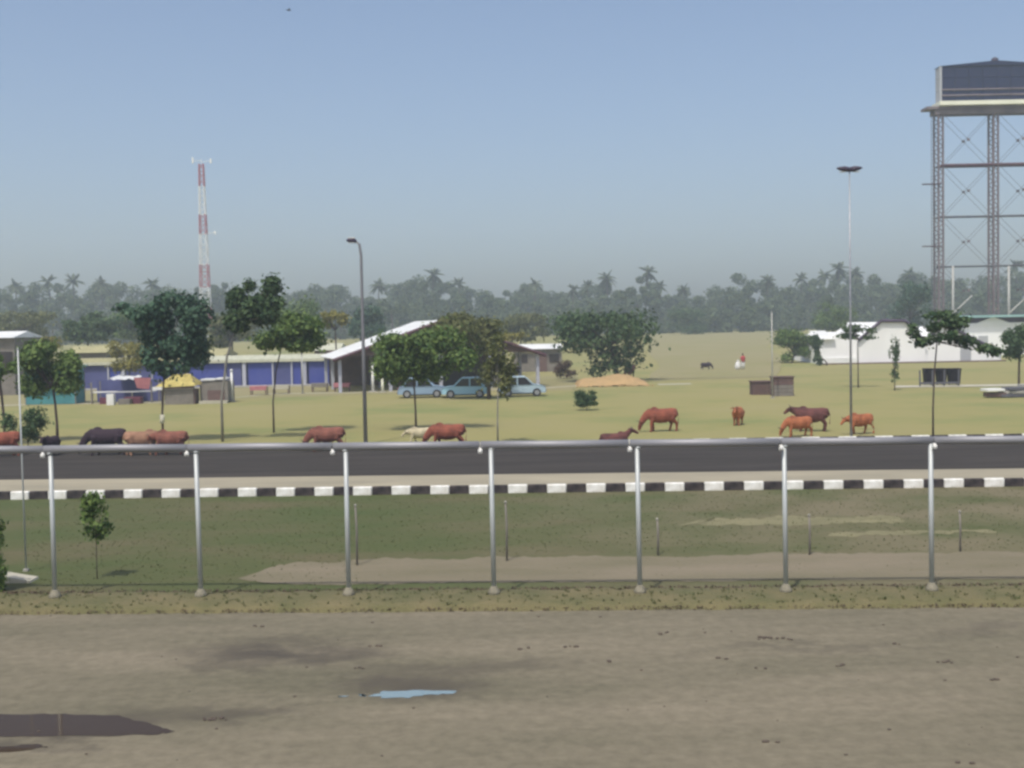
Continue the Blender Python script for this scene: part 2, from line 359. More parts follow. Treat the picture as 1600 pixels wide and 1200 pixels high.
ribbon('dry_grass_patch', (G(1290, 838), G(1560, 832)), (G(1300, 833), G(1540, 827)), .011, M['drygrass'], 30, .16, 16)
# worn dirt track behind the fence, starting right of the left bays
def track():
    rr = random.Random(5); far = [(372, 903), (400, 893), (440, 882), (520, 876), (640, 872), (900, 868), (1200, 866), (1720, 861)]; near = [(372, 904), (400, 908), (440, 912), (520, 914), (640, 912), (900, 909), (1200, 907), (1720, 903)]
    def at_(pts, u):
        for (a, b), (c, d) in zip(pts[:-1], pts[1:]):
            if a <= u <= c: return lerp(b, d, (u - a) / (c - a))
    vv = []; ff = []; n = 170; a1 = a2 = 0
    for i in range(n):
        u = lerp(373, 1718, i / (n - 1)); a1 = a1 * .8 + rr.uniform(-.8, .8); a2 = a2 * .75 + rr.uniform(-1.6, 1.6)
        vv += [tuple(G(u, at_(near, u) + a1, .014)), tuple(G(u, at_(far, u) + min(a2, 1 + i * .3), .014))]
    for i in range(n - 1): ff.append((2 * i, 2 * i + 2, 2 * i + 3, 2 * i + 1))
    mb = MB(); mb.add(vv, ff); tag(mb.build('dirt_track', M['track']), kind='structure')
track()
# yard in front
ya0, ya1 = dy(FB0, -1.25), dy(FB1, -1.25)
ribbon('yard', ((-45, -8, 0), (45, -8, 0)), (dy(FB0, -.9), dy(FB1, -.9)), .010, M['yard'], 4)
# low raised bank that carries the fence
def bank():
    rr = random.Random(3); n = 420; vv = []; ff = []; k = 6
    for i in range(n + 1):
        t = i / n; c = lerp(FB0, FB1, t)
        j1 = rr.uniform(-.05, .05); j2 = rr.uniform(-.05, .05)
        prof = [(-1.02 + j1, 0.0), (-.93 + j1 * .7, .085 + rr.uniform(-.02, .02)), (-.5, .10 + rr.uniform(-.01, .012)), (0, .10), (.42 + j2, .085 + rr.uniform(-.02, .02)), (.62 + j2, 0.0)]
        for (o, z) in prof: vv.append((c.x, c.y + o, z))
    for i in range(n):
        for q in range(k - 1): ff.append((i * k + q, (i + 1) * k + q, (i + 1) * k + q + 1, i * k + q + 1))
    mb = MB(); mb.add(vv, ff)
    return tag(mb.build('earth_bank', M['bank'], smooth=True), kind='structure')
bank()
# road with kerbs: asphalt and the concrete shoulder are slabs above the field
def slab(name, near, far, z, m_):
    mb = MB(); a, b = near; c, d = far
    mb.add([(a.x, a.y, -.05), (b.x, b.y, -.05), (d.x, d.y, -.05), (c.x, c.y, -.05), (a.x, a.y, z), (b.x, b.y, z), (d.x, d.y, z), (c.x, c.y, z)],
           [(4, 5, 6, 7), (0, 1, 5, 4), (1, 2, 6, 5), (2, 3, 7, 6), (3, 0, 4, 7)])
    return tag(mb.build(name, m_), kind='structure')
slab('road', (RN0, RN1), (RF0, RF1), .12, M['asphalt'])
SK0, SK1 = dy(KB0, .17), dy(KB1, .17)
SK0.x, SK1.x = -45, 45
slab('road_shoulder', (SK0, SK1), (dy(ext(RN0, RN1, -45, 45)[0], -.004), dy(ext(RN0, RN1, -45, 45)[1], -.004)), .125, M['shoulder'])

def kerb(name, p, q, x_start, n, blk, hgt, wid, label_white_first=True):
    r_ = root(name); tag(r_, kind='structure')
    dirv = (q - p).normalized(); ang = math.atan2(dirv.y, dirv.x)
    mbw = MB(); mbw.box((0, 0, hgt / 2), (blk - .012, wid, hgt), 0, .025)
    mw = mbw.mesh('kerb_block', M['kerbw']); mk = mbw.mesh('kerb_block', M['kerbb'])
    x = x_start
    for i in range(n):
        t = (x + blk / 2 - p.x) / (q.x - p.x); c = p + (q - p) * t
        o = link('kerb_block', mw if i % 2 == 0 else mk, r_); o.location = (c.x, c.y + wid / 2, -.015 + random.uniform(-.006, .006)); o.rotation_euler = (0, 0, ang)
        x += blk * dirv.x
    return r_
# white blocks start at u = 960+... period 61 px
pw = G(795, 770).x; blk = (G(1540, 761).x - G(795, 770).x) / 24.0
kerb('kerb', KB0, KB1, pw - blk * 36, 74, blk, .27, .16)
FK0, FK1 = ext(G(0, 713), G(1600, 687), -70, 70)
pw2 = G(1480, 688).x
kerb('kerb', dy(FK0, .02), dy(FK1, .02), pw2 - 54 * .75, 84, .75, .26, .16)

# village ground and pale footpath
P1, P2, P3 = G(60, 634), G(600, 614), G(1085, 603)
sheet('forecourt', [G(-120, 640), G(600, 616), G(900, 609), G(905, 575), G(700, 560), G(-250, 575)], .006, M['sand'])
def path(pts, wd, z):
    vv = []; ff = []
    for i, p in enumerate(pts): vv += [(p.x, p.y, z), (p.x, p.y + wd, z)]
    for i in range(len(pts) - 1): ff.append((2 * i, 2 * i + 2, 2 * i + 3, 2 * i + 1))
    mb = MB(); mb.add(vv, ff); return tag(mb.build('footpath', M['palepath']), kind='structure')
path([G(-150, 640), G(60, 632), G(300, 629), G(420, 616), G(600, 613), G(850, 607), G(905, 603)], .8, .012)
path([G(1030, 601.5), G(1082, 600.5)], 1.6, .012)
sheet('sandy_rise', [Vector((x, y, 0)) for x, y in ()] or [G(1020, 596), G(1210, 590), G(1225, 560), G(1040, 556)], .006, M['sand'])
# sandy slope continuing up the rise
def rise():
    vv = []; ff = []; rows = [112, 125, 140, 160, 180, 200, 225, 250, 275, 300, 330]
    for y in rows:
        a = colx(1022 + 10 * math.sin(y), 530, y); b = colx(1212 - 14 * math.sin(y * .7), 530, y)
        for k in range(7): x = lerp(a, b, k / 6); vv.append((x, y, terr(x, y) + .03))
    for j in range(len(rows) - 1):
        for i in range(6): ff.append((j * 7 + i, j * 7 + i + 1, (j + 1) * 7 + i + 1, (j + 1) * 7 + i))
    mb = MB(); mb.add(vv, ff); tag(mb.build('sandy_slope', M['sand'], smooth=True), kind='structure')
rise()
# puddles
def puddle(outline, m_, z=.0145, seed=1):
    rr = random.Random(seed); pts = []
    for i in range(len(outline)):
        a = Vector(outline[i]); b = Vector(outline[(i + 1) % len(outline)])
        for k in range(5):
            q = lerp(a, b, k / 5); w_ = G(q.x, q.y, z)
            pts.append((w_.x + rr.uniform(-.05, .05), w_.y + rr.uniform(-.025, .025), z))
    mb = MB(); mb.add(pts, [tuple(range(len(pts)))])
    return tag(mb.build('puddle', m_), kind='structure')
puddle([(-60, 1152), (60, 1150), (180, 1149), (250, 1147), (270, 1143), (250, 1136), (220, 1127), (180, 1118), (80, 1115), (0, 1116), (-60, 1117)], M['puddle'], seed=2)
puddle([(-40, 1180), (30, 1173), (74, 1167), (55, 1163), (0, 1166), (-40, 1166)], M['puddle'], seed=3)
puddle([(598, 1090), (640, 1090), (662, 1086), (708, 1083), (709, 1079), (650, 1078), (600, 1080), (577, 1087)], M['skypuddle'], seed=4)
puddle([(562, 1088), (568, 1088), (569, 1085), (563, 1085)], M['skypuddle'], seed=5)
puddle([(530, 1089), (540, 1089), (541, 1087), (531, 1087)], M['skypuddle'], seed=6)

# ------------------------------------------------------------------ fence
def fence():
    r_ = root('pipe_fence', (FB0 + FB1) / 2)
    tag(r_, 'grey steel pipe fence with tall slim posts and one thick top rail along the yard', 'fence')
    off = Vector(r_.location)
    ztop = 2.83; us = [-142, 86, 314, 545, 772, 1000, 1228, 1456, 1683]
    k = (FB1.y - FB0.y) / (FB1.x - FB0.x)
    mp = MB(); mp.tube([(0, 0, 0), (0, 0, ztop - .1 - .06)], [.046, .041], 12)
    mpost = mp.mesh('post', M['steel'], True)
    mf = MB(); mf.loft([((0, 0, -.02), (.17, 0, 0), (0, .17, 0)), ((0, 0, .05), (.15, 0, 0), (0, .15, 0)), ((0, 0, .14), (.085, 0, 0), (0, .085, 0)), ((0, 0, .16), (.06, 0, 0), (0, .06, 0))], 10)
    mf.xf(Matrix.Diagonal((.72, .72, .9, 1))); mfoot = mf.mesh('footing', M['footing'], True)
    for i, u in enumerate(us):
        x = G(u, 933 - 11 * (u - 86) / 1370, .1).x; y = FB0.y + k * (x - FB0.x)
        o = link('post', mpost, r_); o.location = Vector((x, y, .1)) - off; o.rotation_euler = (R(random.uniform(-.5, .5)), R(random.uniform(-.4, .4)), random.uniform(0, 6))
        link('footing', mfoot, o)
    # top rail in lengths with couplings
    x0, x1 = -14, 14
    z0 = D(0, 703, FB0.y + k * (colx(0, 703, 23) - FB0.x)).z; xa = colx(0, 703, 23)
    z1 = D(1600, 687, FB0.y + k * (colx(1600, 687, 23) - FB0.x)).z; xb = colx(1600, 687, 23)
    Z = lambda x: z0 + (z1 - z0) * (x - xa) / (xb - xa)
    P = lambda x, dz=0, dyy=0: Vector((x, FB0.y + k * (x - FB0.x) + dyy, Z(x) + dz)) - off
    cus = [-137.5 + 222.5 * i for i in range(9)]
    cx = [colx(u, 707, 23.2) for u in cus]
    xs_ = [-16] + cx + [16]
    for a, b in zip(xs_[:-1], xs_[1:]):
        MB().tube([P(a + .01), P((a + b) / 2, random.uniform(-.008, .008)), P(b - .01)], .075, 14).build('top_rail', M['railsteel'], r_, True)
    for x in cx:
        mb = MB(); mb.tube([P(x, -.06, -.05), P(x, -.085, -.075), P(x, -.145, -.075)], [.03, .045, .042], 10)
        mb.build('rail_coupling', M['whitesteel'], r_, True)
    for u in us:
        x = G(u, 933 - 11 * (u - 86) / 1370, .1).x; xt = x
        MB().tube([P(xt, -.10), P(xt, -.055)], [.05, .065], 10).build('post_cap', M['steel'], r_, True)
fence()

# thin stakes on the verge behind the fence
for i, (u, vb, vt) in enumerate([(558, 884, 790), (792, 877, 785), (1028, 868, 812), (1265, 868, 806), (1500, 862, 800)]):
    b = G(u, vb); hgt = (vb - vt) / (F / b.y)
    o = root('marker_stake', b)
    MB().tube([(0, 0, -.1), (.01, 0, hgt * .6), (-.005, 0, hgt)], [.024, .022, .02], 8).build('stake', M['woodgrey'], o, True)
    MB().tube([(-.006, 0, hgt + .001), (-.006, 0, hgt + .05)], [.026, .022], 8).build('stake_cap', M['concrete'], o, True)
    tag(o, ['thin grey stake on the verge below the two lying red and cream cattle', 'thin grey stake on the verge just right of the middle fence post', 'thin grey stake on the verge, below the large red grazing cow',
            'thin grey stake on the verge, second from the right', 'rightmost thin grey stake on the verge'][i], 'stake', 'thin grey stakes on the verge')
tag(bpy.data.objects['marker_stake'], 'leftmost thin grey stake on the verge behind the fence')

# ------------------------------------------------------------------ vegetation
def leaves(mb, pts, size, rr, up=.35):
    for p, nrm in pts:
        n_ = (Vector(nrm) + Vector((rr.uniform(-1, 1), rr.uniform(-1, 1), rr.uniform(-1, 1) + up)) * .9).normalized()
        a = n_.cross(Vector((rr.uniform(-1, 1), rr.uniform(-1, 1), rr.uniform(-1, 1)))).normalized(); b = n_.cross(a)
        sx = size * rr.uniform(.6, 1.3); sy = sx * rr.uniform(.45, .8); p = Vector(p)
        o = len(mb.v)
        mb.v += [tuple(p - a * sx * .5), tuple(p + b * sy * .5 - a * .1 * sx), tuple(p + a * sx * .5 - n_ * sx * .12), tuple(p - b * sy * .5 - a * .1 * sx)]
        mb.f.append((o, o + 3, o + 2, o + 1))
def lobe_pts(c, r_, n, rr, shell=.38):
    out = []
    for _ in range(n):
        d = Vector((rr.gauss(0, 1), rr.gauss(0, 1), rr.gauss(0, 1))).normalized()
        k = shell + (1 - shell) * rr.random() ** .6
        k *= 1 + .18 * math.sin(5 * d.x + 3 * d.z + c[0]) * math.cos(4 * d.y + c[2])
        out.append((Vector((c[0] + d.x * r_[0] * k, c[1] + d.y * r_[1] * k, c[2] + d.z * r_[2] * k)), d))
    return out
def make_tree(name, base, top_u, crown, lm, bark, label, seed, lobes=12, n=3200, leaf=.22, trunk_r=.07, Y=None, cat='tree', sparse=1.0, group=None, extra=None, bend=0.0, depth=.9):
    """base: point on the ground; crown: box in photo pixels (u0, v0, u1, v1) at the tree's own distance"""
    rr = random.Random(seed); Y = base.y
    u0, v0, u1, v1 = crown; n = int(n * 1.7)
    a = D(u0, v1, Y); b = D(u1, v0, Y); c0 = (a + b) / 2 - base; hx = (b.x - a.x) / 2; hz = (b.z - a.z) / 2
    r_ = root(name, base); tag(r_, label, cat, group)
    L_ = []
    lobes = int(lobes * 1.6)
    for i in range(lobes):
        q = Vector((rr.uniform(-1, 1), rr.uniform(-1, 1), rr.uniform(-1, 1)))
        if q.length > 1: q.normalize()
        k = rr.uniform(.18, .42)
        L_.append(((c0.x + q.x * hx * (1 - k * .8), c0.y + q.y * hx * depth * (1 - k), c0.z + q.z * hz * (1 - k * .8)), (hx * k * rr.uniform(.9, 1.3), hx * k * depth, hz * k * rr.uniform(.8, 1.2))))
    for e_ in (extra or []):                   # extra lobes given in pixels: u, v, ru, rv
        p = D(e_[0], e_[1], Y) - base; s_ = Y / F
        L_.append(((p.x, rr.uniform(-.3, .3), p.z), (e_[2] * s_, e_[2] * s_ * .8, e_[3] * s_)))
    vol = sum(x[1][0] * x[1][2] for x in L_)
    tb = MB(); trunk_r *= .8; zc = max(.3, c0.z - hz * .5)
    fork = Vector((c0.x * .55 + bend, 0, zc))
    tb.tube([(0, 0, -.1), (bend * .3, 0, fork.z * .35), (bend * .8 + c0.x * .2, 0, fork.z * .7), fork], [trunk_r * 1.35, trunk_r, trunk_r * .9, trunk_r * .8], 8)
    for (c, q) in L_:
        mid = lerp(fork, Vector(c), .55) + Vector((rr.uniform(-.1, .1), rr.uniform(-.1, .1), -.1))
        tb.tube([fork - Vector((0, 0, .1)), mid, Vector(c)], [trunk_r * .6, trunk_r * .38, trunk_r * .12], 5, False)
    tb.build('trunk', bark, r_, True)
    cb = MB()
    for (c, q) in L_:
        leaves(cb, lobe_pts(c, q, max(20, int(n * sparse * q[0] * q[2] / vol)), rr), leaf, rr)
    for _ in range(int(n * .12)):              # stray leaves outside the lobes
        (c, q) = rr.choice(L_); leaves(cb, lobe_pts(c, (q[0] * 1.5, q[1] * 1.5, q[2] * 1.5), 1, rr, .75), leaf, rr)
    cb.build('crown', lm, r_)
    return r_
def make_bush(base, crown, lm, label, seed, n=900, leaf=.16, lobes=7, cat='bush', group=None):
    return make_tree('bush', base, 0, crown, lm, M['bark'], label, seed, lobes, n, leaf, .03, cat=cat, group=group)

make_tree('roadside_tree', G(90, 690), 0, (26, 528, 128, 628), L['green'], M['bark'], 'round green tree on a dark trunk at the far left, before the teal kiosk', 11, 12, 3600, .2, .08)
make_tree('roadside_tree', G(8, 697), 0, (-45, 535, 27, 600), L['green'], M['bark'], 'green roadside tree cut by the left edge of the photo', 12, 9, 2200, .2, .08)
make_tree('roadside_tree', G(255, 692), 0, (205, 450, 330, 598), L['bluegreen'], M['bark'], 'tall ragged dark tree behind the yellow thatched stall, white band on its trunk', 13, 9, 3400, .26, .06, extra=[(212, 487, 24, 11), (192, 480, 13, 6), (228, 497, 16, 9), (262, 468, 20, 14), (285, 478, 14, 16), (270, 545, 26, 18), (286, 568, 18, 20), (258, 575, 18, 18), (302, 530, 16, 22), (322, 492, 12, 22), (240, 520, 14, 10)])
o = bpy.data.objects['roadside_tree.002']
MB().tube([D(253.4, 662, o.location.y) - o.location, D(253.2, 648, o.location.y) - o.location], .11, 8).build('painted_band', M['whitewash'], o, True)
make_tree('roadside_tree', G(348, 690), 0, (350, 440, 440, 520), L['dark'], M['barkpale'], 'tall dark tree with a pointed top right of the red and white mast', 14, 9, 3600, .22, .07, extra=[(425, 440, 12, 10), (426, 452, 17, 8), (392, 447, 8, 8), (372, 500, 22, 22), (410, 480, 26, 26)])
make_tree('roadside_tree', G(428, 676), 0, (395, 487, 512, 556), L['green'], M['bark'], 'spreading mid green tree with a thin trunk in front of the blue walls', 15, 11, 3400, .22, .05)
make_tree('roadside_tree', G(650, 672), 0, (578, 508, 706, 606), L['green'], M['bark'], 'dense dark green tree hiding the front of the big white roofed hall', 16, 18, 6500, .22, .06, extra=[(690, 530, 40, 22), (640, 560, 40, 32), (720, 560, 30, 20)])
make_tree('roadside_tree', G(778, 694), 0, (755, 515, 806, 625), L['olive'], M['barkpale'], 'thin sparse grey tree beside the parked light blue cars', 17, 9, 700, .17, .04)
make_tree('shade_tree', G(764, 624), 0, (668, 488, 796, 560), L['olive'], M['bark'], 'olive crowned tree with a dark trunk beside the parked cars, before the hall ridge', 18, 13, 3600, .28, .15, extra=[(715, 500, 30, 14), (760, 585, 16, 22)])
make_tree('field_tree', G(962, 596), 0, (858, 478, 1032, 560), L['dark'], M['bark'], 'wide dark green tree narrowing downwards, growing beside the orange soil heap', 19, 14, 2600, .42, .16, extra=[(900, 515, 45, 26), (1000, 515, 34, 36), (945, 560, 30, 22), (985, 560, 26, 18), (880, 505, 26, 14), (930, 580, 16, 12), (958, 572, 26, 16), (970, 545, 40, 24)])
make_tree('yellow_tree', G(203, 612), 0, (162, 525, 242, 586), L['yellow'], M['bark'], 'yellow green drooping tree in front of the grey end of the blue building', 20, 9, 1300, .25, .10)
make_tree('yellow_tree', G(527, 598), 0, (500, 482, 545, 526), L['yellow'], M['bark'], 'yellow green tree top behind the left slope of the white hall roof', 21, 6, 800, .3, .1)
make_tree('yellow_tree', G(60, 606), 0, (25, 522, 100, 552), L['yellow'], M['bark'], 'yellow blossoming tree behind the round green tree at the far left', 22, 7, 700, .25, .1)
make_tree('yellow_tree', D(785, 560, 128) * 1, 0, (745, 488, 822, 522), L['yellow'], M['bark'], 'hazy yellow green tree behind the right side of the white hall roof', 23, 7, 900, .4, .14)
bpy.data.objects['yellow_tree.003'].location.z = terr(0, 128)
make_bush(G(881, 592), (862, 562, 902, 592), L['dry'], 'dark reddish bush left of the orange soil heap', 31, 700, .2)
make_bush(G(917, 641), (897, 606, 938, 641), L['dark'], 'round dark bush alone on the grass below the orange soil heap', 32, 1500, .13)
make_bush(G(800, 600), (783, 566, 813, 599), L['dry'], 'dark reddish bush right of the parked cars', 33, 600, .2)
make_tree('field_tree', D(1238, 565, 146), 0, (1200, 508, 1288, 563), L['green'], M['bark'], 'low bushy green tree at the left end of the white building', 34, 10, 2600, .34, .14)
bpy.data.objects['field_tree.001'].location.z = terr(0, 146) - .3
make_tree('field_tree', D(1292, 568, 137), 0, (1262, 515, 1290, 568), L['dark'], M['bark'], 'narrow dark tree against the left corner of the white building', 35, 6, 900, .3, .1)
bpy.data.objects['field_tree.002'].location.z = terr(0, 137) - .1
make_tree('young_tree', G(1341, 606), 0, (1308, 505, 1372, 535), L['dark'], M['bark'], 'young tree with a thin crown before the left part of the white building', 36, 7, 420, .24, .05)
make_tree('young_tree', G(1398, 610), 0, (1388, 512, 1406, 602), L['dark'], M['bark'], 'slim sapling with leaf tufts up its stem before the white clipped gable', 37, 8, 260, .2, .04)
make_tree('young_tree', G(1458, 694), 0, (1420, 488, 1520, 545), L['dark'], M['bark'], 'tall thin trunked tree with a ragged sparse crown above the three black bins', 38, 6, 1000, .2, .045,
          extra=[(1430, 518, 12, 14), (1470, 492, 26, 8), (1490, 505, 16, 14), (1515, 533, 18, 8), (1540, 545, 18, 8), (1560, 550, 12, 8), (1440, 535, 8, 6)])
make_tree('young_tree', G(1592, 612), 0, (1566, 500, 1622, 566), L['dark'], M['bark'], 'dark green tree cut by the right edge beside the white building', 39, 8, 1500, .26, .1)
make_tree('sapling', G(152, 905), 0, (126, 762, 174, 850), L['green'], M['bark'], 'leafy sapling on the verge behind the fence, second bay from the left', 40, 9, 420, .10, .012, cat='sapling')
make_tree('sapling', G(-8, 925), 0, (-40, 770, 14, 935), L['green'], M['bark'], 'leafy shrub cut by the left edge of the photo, behind the fence', 41, 8, 900, .10, .014, cat='shrub')
make_tree('sapling', G(44, 700), 0, (4, 628, 70, 697), L['dark'], M['bark'], 'dark straggly shrub by the tall pale pole beyond the road, far left', 42, 9, 900, .16, .03, cat='shrub')

VT = [(40, 505, -30, 478, 96, 530, 'olive', 190, 'olive tree mass behind the pale roofed house at the far left'), (135, 515, 92, 486, 188, 540, 'dark', 150, 'dark hazy tree behind the yellow roofed house'),
      (215, 500, 170, 474, 262, 536, 'green', 185, 'green hazy tree behind the left side of the dark ragged tree'), (362, 520, 318, 492, 408, 545, 'olive', 160, 'olive hazy tree between the two tall dark trees, behind the blue building'),
      (470, 500, 430, 462, 512, 545, 'green', 175, 'rounded green hazy tree behind the spreading tree'), (560, 500, 536, 476, 606, 535, 'bluegreen', 180, 'blue green hazy tree behind the street lamp'),
      (812, 505, 776, 486, 862, 536, 'olive', 185, 'olive hazy tree behind the low white roofed house'), (1075, 505, 1040, 476, 1112, 528, 'dark', 300, 'dark far tree at the top of the sandy slope'),
      (1420, 480, 1385, 434, 1462, 515, 'bluegreen', 215, 'large blue green tree left of the water tower legs'), (1300, 500, 1262, 470, 1340, 520, 'green', 230, 'green hazy tree behind the left end of the white building')]
for i, (u, v, a, b, c, d, lm, Y, lab) in enumerate(VT):
    p = D(u, v, Y); p.z = terr(0, Y)
    make_tree('village_tree', p, 0, (a, b, c, d), L[lm], M['bark'], lab, 60 + i, 12, 2000, .5, .16)

# distant wood: one mass
def wood():
    rr = random.Random(99)
    prof = [(-80, 452), (0, 455), (60, 446), (120, 448), (200, 449), (250, 448), (300, 450), (340, 442), (390, 458), (440, 462), (480, 446), (525, 447), (550, 470), (575, 463), (610, 446), (650, 434), (695, 442), (750, 448), (820, 448), (865, 464), (900, 456), (960, 443), (1005, 438), (1045, 462), (1085, 457), (1125, 440), (1160, 434), (1205, 442), (1265, 442), (1310, 430), (1350, 436), (1400, 444), (1440, 432), (1500, 436), (1560, 432), (1620, 434), (1700, 436)]
    def topv(u):
        for (a, b), (c, d) in zip(prof[:-1], prof[1:]):
            if a <= u <= c: return lerp(b, d, (u - a) / (c - a))
        return 445
    cb = MB(); tb = MB()
    for layer, (Y, drop, step) in enumerate(((425, 0, 20), (385, 14, 34), (345, 32, 44))):
        u = -90
        while u < 1710:
            y = Y + rr.uniform(-14, 14); z0 = terr(0, y); s_ = y / F
            vt = topv(u) - 9 + drop * rr.uniform(.5, 1.4) + rr.uniform(-2, 6)
            if layer == 2 and 1030 < u < 1215: vt += 12
            p = D(u, vt, y); zt = p.z; H = zt - z0
            wdt = rr.uniform(22, 46) * s_
            tb.tube([(p.x, y, z0 - .3), (p.x + rr.uniform(-.5, .5), y, z0 + H * .6)], [.35, .18], 5)
            for k in range(9):
                a = rr.uniform(-1, 1); zz = rr.uniform(.18, .9)
                rad = wdt * rr.uniform(.28, .5) * (1.05 - .35 * zz)
                rz_ = min(rad * .8, H * .28)
                c = (p.x + a * wdt * (.85 - .55 * zz), y + rr.uniform(-3, 3), min(z0 + H * zz, zt - rz_))
                leaves(cb, lobe_pts(c, (rad, rad, rz_), 210, rr, .5), .95, rr)
            leaves(cb, lobe_pts((p.x, y, z0 + 1.2), (wdt * .8, 2, 1.6), 160, rr, .3), 1.0, rr)
            u += step * rr.uniform(.7, 1.3)
    o = cb.build('distant_wood', L['wood']); tag(o, 'long hazy wood of mixed trees along the horizon', 'wood', kind='stuff')
    t = tb.build('tree_trunks', M['bark'], o); t['kind'] = 'stuff'
wood()
def palm_meshes(seed):
    rr = random.Random(seed); H = 14.0
    tb = MB(); lean = rr.uniform(-1.0, 1.0)
    tb.tube([(0, 0, -.3), (lean * .15, 0, H * .3), (lean * .5, 0, H * .65), (lean, 0, H)], [.30, .22, .18, .15], 7)
    fb = MB()
    for k in range(20):
        az = k * 2.4 + rr.uniform(-.2, .2); el = rr.uniform(-.35, 1.15); Lh = rr.uniform(2.6, 3.6)
        p = Vector((lean, 0, H)); d = Vector((math.cos(az) * math.cos(el), math.sin(az) * math.cos(el), math.sin(el)))
        side = Vector((-math.sin(az), math.cos(az), 0)); N = 7; prev = None
        for i in range(N + 1):
            t = i / N; q = p + d * Lh * t + Vector((0, 0, -1.5 * t * t * (1.1 - .3 * el)))
            wd = .62 * math.sin(math.pi * min(.97, .12 + t * .86)) + .05
            if prev is not None:
                a, wa = prev
                for sgn in (-1, 1):
                    fb.add([a, q, q + side * sgn * wd * .75 - Vector((0, 0, wd * .5)), a + side * sgn * wa - Vector((0, 0, wa * .45))], [(0, 1, 2, 3)])
            prev = (q, wd)
    return tb.mesh('trunk', M['bark'], True), fb.mesh('fronds', L['palm'])
PV = [palm_meshes(s) for s in (1, 2, 3)]
ORD = 'first second third fourth fifth sixth seventh eighth ninth tenth eleventh twelfth thirteenth fourteenth fifteenth sixteenth seventeenth eighteenth nineteenth twentieth twenty-first twenty-second twenty-third twenty-fourth'.split()
PALMS = [(25, 452), (80, 445), (117, 444), (160, 448), (240, 449), (395, 452), (590, 450), (672, 434), (715, 449), (835, 449), (893, 457), (920, 452), (950, 438), (1007, 430), (1030, 453), (1070, 457), (1195, 443), (1250, 441), (1284, 436), (1307, 424), (1336, 433), (1420, 433), (1590, 420)]
for i, (u, v) in enumerate(PALMS):
    y = 405 + random.uniform(-6, 6); p = D(u, v - 9, y); z0 = terr(0, y)
    r_ = root('coconut_palm', (p.x, y, z0), random.uniform(0, 6.28)); sc = (p.z - z0) / 14.6
    tm, fm = PV[i % 3]
    for nm, me in (('trunk', tm), ('fronds', fm)): link(nm, me, r_)
    r_.scale = (sc * .9, sc * .9, sc)
    tag(r_, ORD[i] + ' coconut palm from the left poking above the distant wood', 'palm tree', 'coconut palms above the distant wood')

# grass tufts and weeds: stuff
def tufts(name, label, n, place, size, lm, seed, blades=5):
    rr = random.Random(seed); mb = MB()
    for _ in range(n):
        p = place(rr)
        if p is None: continue
        for k in range(blades):
            az = rr.uniform(0, 6.28); ln = size * rr.uniform(.5, 1.3); wd = ln * .12 + .006
            b = p + Vector((rr.uniform(-1, 1), rr.uniform(-1, 1), 0)) * size * .4
            d = Vector((math.cos(az), math.sin(az), 0)); s_ = Vector((-d.y, d.x, 0)) * wd
            t = b + d * ln * rr.uniform(.2, .9) + Vector((0, 0, ln * rr.uniform(.4, 1)))
            mb.add([b - s_, b + s_, t], [(0, 1, 2)])
    o = mb.build(name, lm); tag(o, label, 'grass', kind='stuff')
def on_line(a, b, o0, o1, z0, z1, x0, x1):
    kk = (b.y - a.y) / (b.x - a.x)
    def f(rr):
        x = rr.uniform(x0, x1); o = rr.uniform(o0, o1)
        return Vector((x, a.y + kk * (x - a.x) + o, z0 + (z1 - z0) * rr.random()))
    return f
def verge_place(rr):
    x = rr.uniform(-15, 17); t = rr.random(); kk = (FB1.y - FB0.y) / 90
    y0 = FB0.y + .7 + kk * (x + 45); y1 = KB0.y - .05 + (KB1.y - KB0.y) * (x + 45) / 90
    y = lerp(y0, y1, t)
    if x > -4.8 and t < .28 and rr.random() < .93: return None
    return Vector((x * y / y1, y, 0))
tufts('verge_grass', 'short green grass on the verge between the fence and the road', 6000, verge_place, .04, L['grass'], 5)
tufts('bank_grass', 'patchy grass along the low bank under the fence', 700, on_line(FB0, FB1, -.9, .45, .08, .1, -12, 12.5), .06, L['grass'], 6)
tufts('dry_weeds', 'dark dry weeds along the back edge of the fence bank', 2400, on_line(FB0, FB1, .45, .72, .02, .06, -12, 12.5), .045, L['weed'], 7, 4)
tufts('dry_weeds', 'dark dry weeds fringing the front edge of the fence bank', 1500, on_line(FB0, FB1, -1.04, -.92, .0, .06, -12, 12.5), .035, L['weed'], 8, 4)

